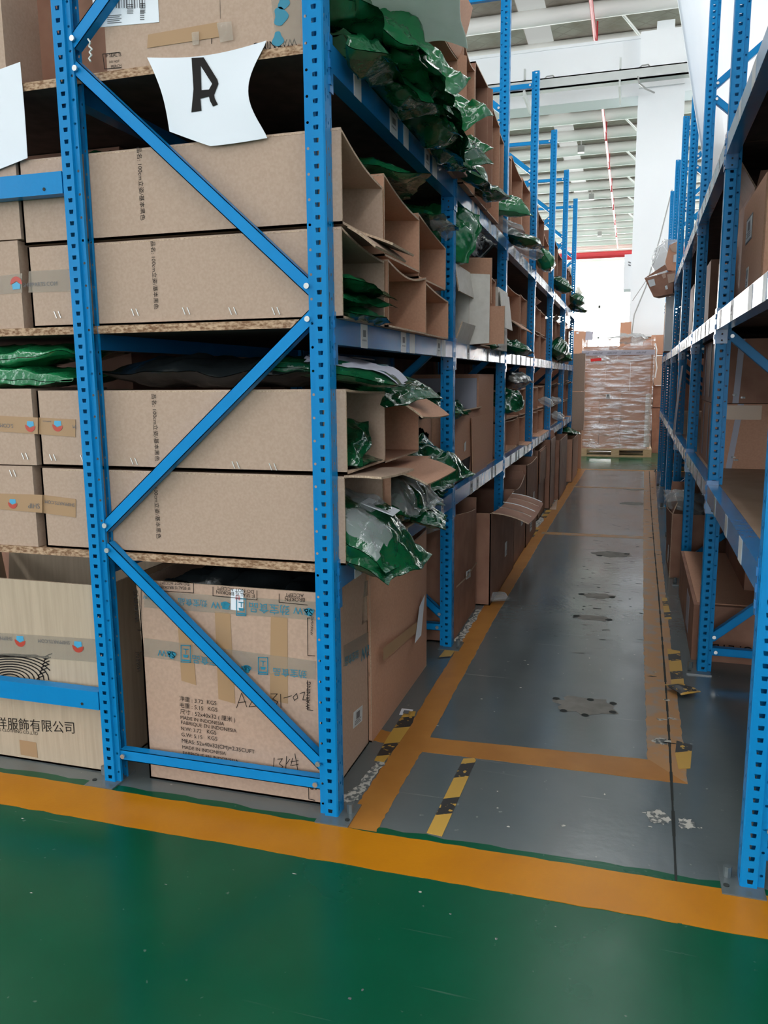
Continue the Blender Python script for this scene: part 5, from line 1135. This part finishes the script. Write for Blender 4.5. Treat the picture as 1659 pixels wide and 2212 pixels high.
mb.build('body', 'kraft', t)
mb = MB(); mb.face([at(*p, 'y', 5.294) for p in ((1446, 532), (1462, 524), (1464, 545), (1452, 544))]); mb.build('flap', 'kraft_front', t)
mb = MB(); mb.face([at(*p, 'y', 5.292) for p in ((1455, 551), (1463, 548), (1463, 566), (1454, 566))]); mb.build('paper_slip', 'sticker', t)
bag('grey clear bag stuffed above the leaning carton, top shelf of the opposite rack', R((.02, 5.75, 1.98)), .3, .3, .3, (0, 70, 0), 330, 'clear', nu=24, nv=20, amp=.03)

# white foam film bulging from the top shelf
def film_sheet(name, label, y0, y1, z0, z1, fx, seed, nu=60, nv=40):
    h = crumple(seed, 7, 1.0, 5.0); mb = MB()
    def P(u, v):
        y, z = y0+(y1-y0)*u, z0+(z1-z0)*v
        return R((fx(u, v) + .035*math.sin(9*u+seed) + .02*h(Vector((0, y, z*.3))), y, z))
    mb.slab(P, nu, nv, .004); o = mb.build(name, 'white_film', smooth=True); return tag(o, label, 'foam film', 'white foam film on the opposite rack')
film_sheet('foam_film', 'white foam film hanging in folds from above, bulging into the aisle past the opposite rack', 2.56, 3.60, 1.78, 3.9, lambda u, v: -.06 + .27*min(1, v*1.7)*(1-u)**1.3 - .30*u, 3)
film_sheet('foam_film', 'white foam film standing inside the opposite rack, behind its second frame, top shelf', 1.30, 2.42, 1.752, 3.1, lambda u, v: -.20-.10*math.sin(4*v), 5)
film_sheet('foam_film', 'white foam film standing inside the opposite rack above the mouth bay, top shelf', .25, 1.22, 1.752, 3.3, lambda u, v: -.26+.05*math.sin(5*u), 8)

# ------------------------------------------------------------------ floor tape, litter
def hz(label, pts, z=.0016, m_='hazard'):
    mb = MB(); mb.face([(x, y, z) for x, y in pts]); n = len(pts)
    for i in range(n): a, b = pts[i], pts[(i+1) % n]; mb.face([(*a, .0), (*b, .0), (*b, z), (*a, z)])
    o = mb.build('hazard_tape', m_, None, origin=(0, 0, 0)); return tag(o, label, 'floor tape')
hz('black and yellow hazard tape lying alone across the near grey floor', [(.213, .0), (.249, -.004), (.256, .375), (.250, .384), (.222, .374)])
hz('black and yellow hazard tape along the aisle line beside the marked food carton', [(-.006, .30), (.022, .295), (.030, .42), (.032, .56), (.020, .64), (-.012, .635), (-.012, .45)], .0014)
hz('worn hazard tape beside the opposite rack, second bay, crumpled end', [(.782, 1.06), (.822, 1.06), (.828, 1.44), (.784, 1.455)])
hz('short hazard tape stub beside the opposite rack, first bay', [(.772, .47), (.802, .485), (.816, .625), (.776, .645), (.768, .56)])
hz('faded hazard tape beside the opposite rack, third bay', [(.79, 1.85), (.818, 1.86), (.812, 2.2), (.79, 2.2)])
hz('tiny hazard tape scrap at the foot of the second upright, A-sign rack', [(-.022, 1.12), (.018, 1.14), (.02, 1.235), (-.018, 1.235)])
hz('torn hazard tape scraps at the foot of the fourth upright, A-sign rack', [(.02, 3.52), (.055, 3.5), (.06, 3.82), (.03, 3.86)])
hz('torn hazard tape scraps beside the tall worn carton, A-sign rack', [(.02, 4.25), (.06, 4.25), (.07, 4.9), (.035, 4.92)])
bag('crumpled hazard tape end curling up beside the opposite rack', (.812, 1.02, .014), .07, .09, .014, (0, 0, 30), 340, 'hazard', 'tape_curl', None, 'floor tape', nu=16, nv=12, amp=.012)
mb = MB(); P = [at(*p, 'z', .0014) for p in ((862, 1544), (886, 1546), (893, 1533), (868, 1530))]; mb.face(P); o = mb.build('stock_label', 'paper', None, origin=(P[0].x, P[0].y, 0)); tag(o, 'small white label lying on the floor beside the hazard tape', 'label')
mb = MB(); c_ = (P[0]+P[1]+P[2]+P[3])/4; u_ = (P[1]-P[0])*.25; v_ = (P[3]-P[0])*.25; mb.face([c_-u_-v_+Vector((0, 0, .0005)), c_+u_-v_+Vector((0, 0, .0005)), c_+u_+v_+Vector((0, 0, .0005)), c_-u_+v_+Vector((0, 0, .0005))]); mb.build('lettering', 'ink_grey', o)
bag('crumpled clear plastic scrap on the floor before the shiny-flapped carton', (.06, 1.93, .02), .12, .09, .03, (0, 0, 20), 343, 'clear', 'plastic_scrap', None, 'plastic scrap', nu=20, nv=16, amp=.02)
mb = MB(); mb.slab(lambda u, v: (.05+.05*u, 4.62+.12*v, .004+.07*u*v), 3, 3, .002); tag(mb.build('paper_scrap', 'kraft_front'), 'pale paper scrap curling at the foot of the worn floor cartons', 'paper scrap')

# ------------------------------------------------------------------ wrapped pallet at the end of the aisle
pt = thing('pallet', (.45, 9.6, 0), 'wooden pallet under the stretch-wrapped stack', 'pallet')
px0, px1, py0, py1 = .0, .90, 9.1, 10.1
for i in range(3):
    y = (9.1, 9.55, 10.0)[i]
    for j, x in enumerate((.0, .405, .80)): mb = MB(); mb.box((x, y, .018), (x+.10, y+.10, .085)); mb.build('block', 'wood', pt)
    mb = MB(); mb.box((px0, y, 0), (px1, y+.10, .018)); mb.build('bottom_board', 'wood', pt)
for i in range(6): mb = MB(); y = 9.1+i*.18; mb.box((px0, y, .085), (px1, y+.10, .105)); mb.build('deck_board', 'wood', pt)
wt = thing('wrapped_stack', (.43, 9.6, .106), 'stack of cartons in shiny stretch wrap, on the pallet at the aisle end', 'wrapped stack')
rp_ = random.Random(4)
for i, (x0, x1, z0, z1) in enumerate([(.02, .24, .106, .46), (.245, .50, .106, .46), (.505, .84, .106, .46), (.02, .24, .465, .83), (.245, .50, .465, .83), (.505, .84, .465, .83), (.02, .30, .835, 1.20), (.305, .60, .835, 1.20), (.605, .86, .835, 1.20), (.02, .44, 1.205, 1.40), (.445, .87, 1.205, 1.40)]):
    mb = MB(); mb.box((x0, 9.12, z0), (x1, 10.05, z1)); mb.build('carton', 'kraft', wt)
mb = MB(); mb.box((.80, 9.112, .13), (.868, 9.12, .80)); mb.build('corner_liner', 'white_carton', wt)
mb = MB(); mb.box((.80, 9.112, .80), (.868, 9.12, 1.30)); mb.build('corner_liner', 'kraft', wt)
def wr(u, v):
    # one turn of wrap round the stack, v up
    x0, x1, y0, y1 = .005, .885, 9.098, 10.06; L = [(x0, y1), (x0, y0), (x1, y0), (x1, y1)]; k_ = u*3; i = min(int(k_), 2); f = k_-i
    x, y = L[i][0]+(L[i+1][0]-L[i][0])*f, L[i][1]+(L[i+1][1]-L[i][1])*f
    z = .10 + (1.36 + .05*math.sin(u*21) + .035*math.sin(u*47))*v
    w_ = .0035*noise.noise((u*9, v*55, 0)) + .006*noise.noise((u*14, v*14, 3))
    return (x + (w_ if i != 1 else 0), y - (w_ if i == 1 else 0) , z)
mb = MB(); mb.slab(wr, 60, 110, .0006); mb.build('stretch_wrap', 'wrap', wt, smooth=True)
bt = MB(); bt.box((.0, 9.083, 1.285), (.885, 9.087, 1.345)); bt = bt.build('printed_band', 'slate', wt)
mb = MB()
for x in (-.03, .135, .31, .48, .66): write(mb, 'AIRLINE', (x, 9.0815, 1.300), (1, 0, .02), (.25, 0, 1), .12)
mb.build('lettering', 'ink_grey', bt)
mb = MB(); mb.face([at(*p, 'y', 9.080) for p in ((1276, 781), (1299, 779), (1299, 773), (1276, 775))]); mb.build('red_sticker', 'red_sticker', wt)
slip(wt, 'stock_label', at(1309, 862, 'y', 9.080), at(1318, 861, 'y', 9.080)-at(1309, 862, 'y', 9.080), at(1309, 851, 'y', 9.080)-at(1309, 862, 'y', 9.080))
mb = MB(); mb.tube([(.885, 9.09, 1.42), (.905, 9.08, 1.34), (.90, 9.08, 1.22), (.915, 9.08, 1.12), (.90, 9.08, 1.0)], .008); mb.build('wrap_tail', 'white_film', wt)
bag('loose clear film gathered on top of the wrapped stack', (.55, 9.5, 1.50), .5, .7, .10, (0, 0, 0), 350, 'clear', 'loose_film', None, 'film', nu=30, nv=24, amp=.05)
def stack_box(label, q, y, m_, dz=.4, name='carton', low=None):
    P = [at(*p, 'y', y) for p in q]
    if low is not None:
        for i in (0, 1): P[i].z = low
        P = sorted(P, key=lambda p: p.z); P = [min(P[:2], key=lambda p: p.x), max(P[:2], key=lambda p: p.x), max(P[2:], key=lambda p: p.x), min(P[2:], key=lambda p: p.x)]
    t = thing(name, (P[0].x, y, min(p.z for p in P)), label, 'carton'); mb = MB(); dp = Vector((0, dz, 0)); n = len(P)
    mb.face(P); mb.face([p+dp for p in reversed(P)])
    for i in range(n): mb.face([P[i], P[i]+dp, P[(i+1) % n]+dp, P[(i+1) % n]])
    mb.build('body', m_, t); return t
t = stack_box('kraft carton with a small tag, behind the wrapped stack beside the A-sign rack', [(1240, 735), (1266, 735), (1268, 716), (1240, 714)], 10.25, 'kraft', low=0); mb = MB(); mb.face([at(*p, 'y', 10.245) for p in ((1245, 721), (1250, 721), (1250, 717), (1245, 717))]); mb.build('stock_label', 'paper', t)
mb = MB(); mb.face([at(*p, 'y', 10.243) for p in ((1264, 735), (1280, 735), (1282, 716), (1266, 715))]); mb.build('flap', 'slate', t)
stack_box('kraft carton standing highest behind the wrapped stack, before the column', [(1340, 724), (1363, 715), (1364, 695), (1340, 696)], 10.25, 'kraft', low=0)
mb = MB(); q0 = at(1387, 728, 'y', 10.25); q1 = at(1417, 722, 'y', 10.25); mb.box((q0.x, 10.2, q0.z), (q1.x, 10.6, q1.z)); stack_box('kraft carton standing on the floor behind the wrapped stack, under the white foam sheet', [(1390, 960), (1416, 960), (1416, 728.5), (1390, 728.5)], 10.22, 'kraft', low=0); tag(mb.build('foam_sheet', 'white_film'), 'flat white foam sheet on the cartons behind the wrapped stack', 'lid')
c = stack_box('kraft carton beside the wrapped stack, beside the foam sheet, next to the opposite rack', [(1408, 765), (1440, 765), (1440, 723), (1408, 724)], 9.75, 'kraft')
stack_box('pinkish carton under the kraft one, beside the wrapped stack', [(1412, 832), (1440, 832), (1440, 768), (1412, 770)], 9.7, 'kraft_pink')
stack_box('open brown carton low beside the wrapped stack, at the opposite rack', [(1410, 880), (1440, 880), (1440, 834), (1410, 834)], 9.75, 'kraft_dark')
stack_box('dark brown carton on the floor beside the wrapped stack, at the opposite rack', [(1408, 966), (1440, 968), (1440, 882), (1408, 882)], 9.75, 'kraft_dark', low=0)
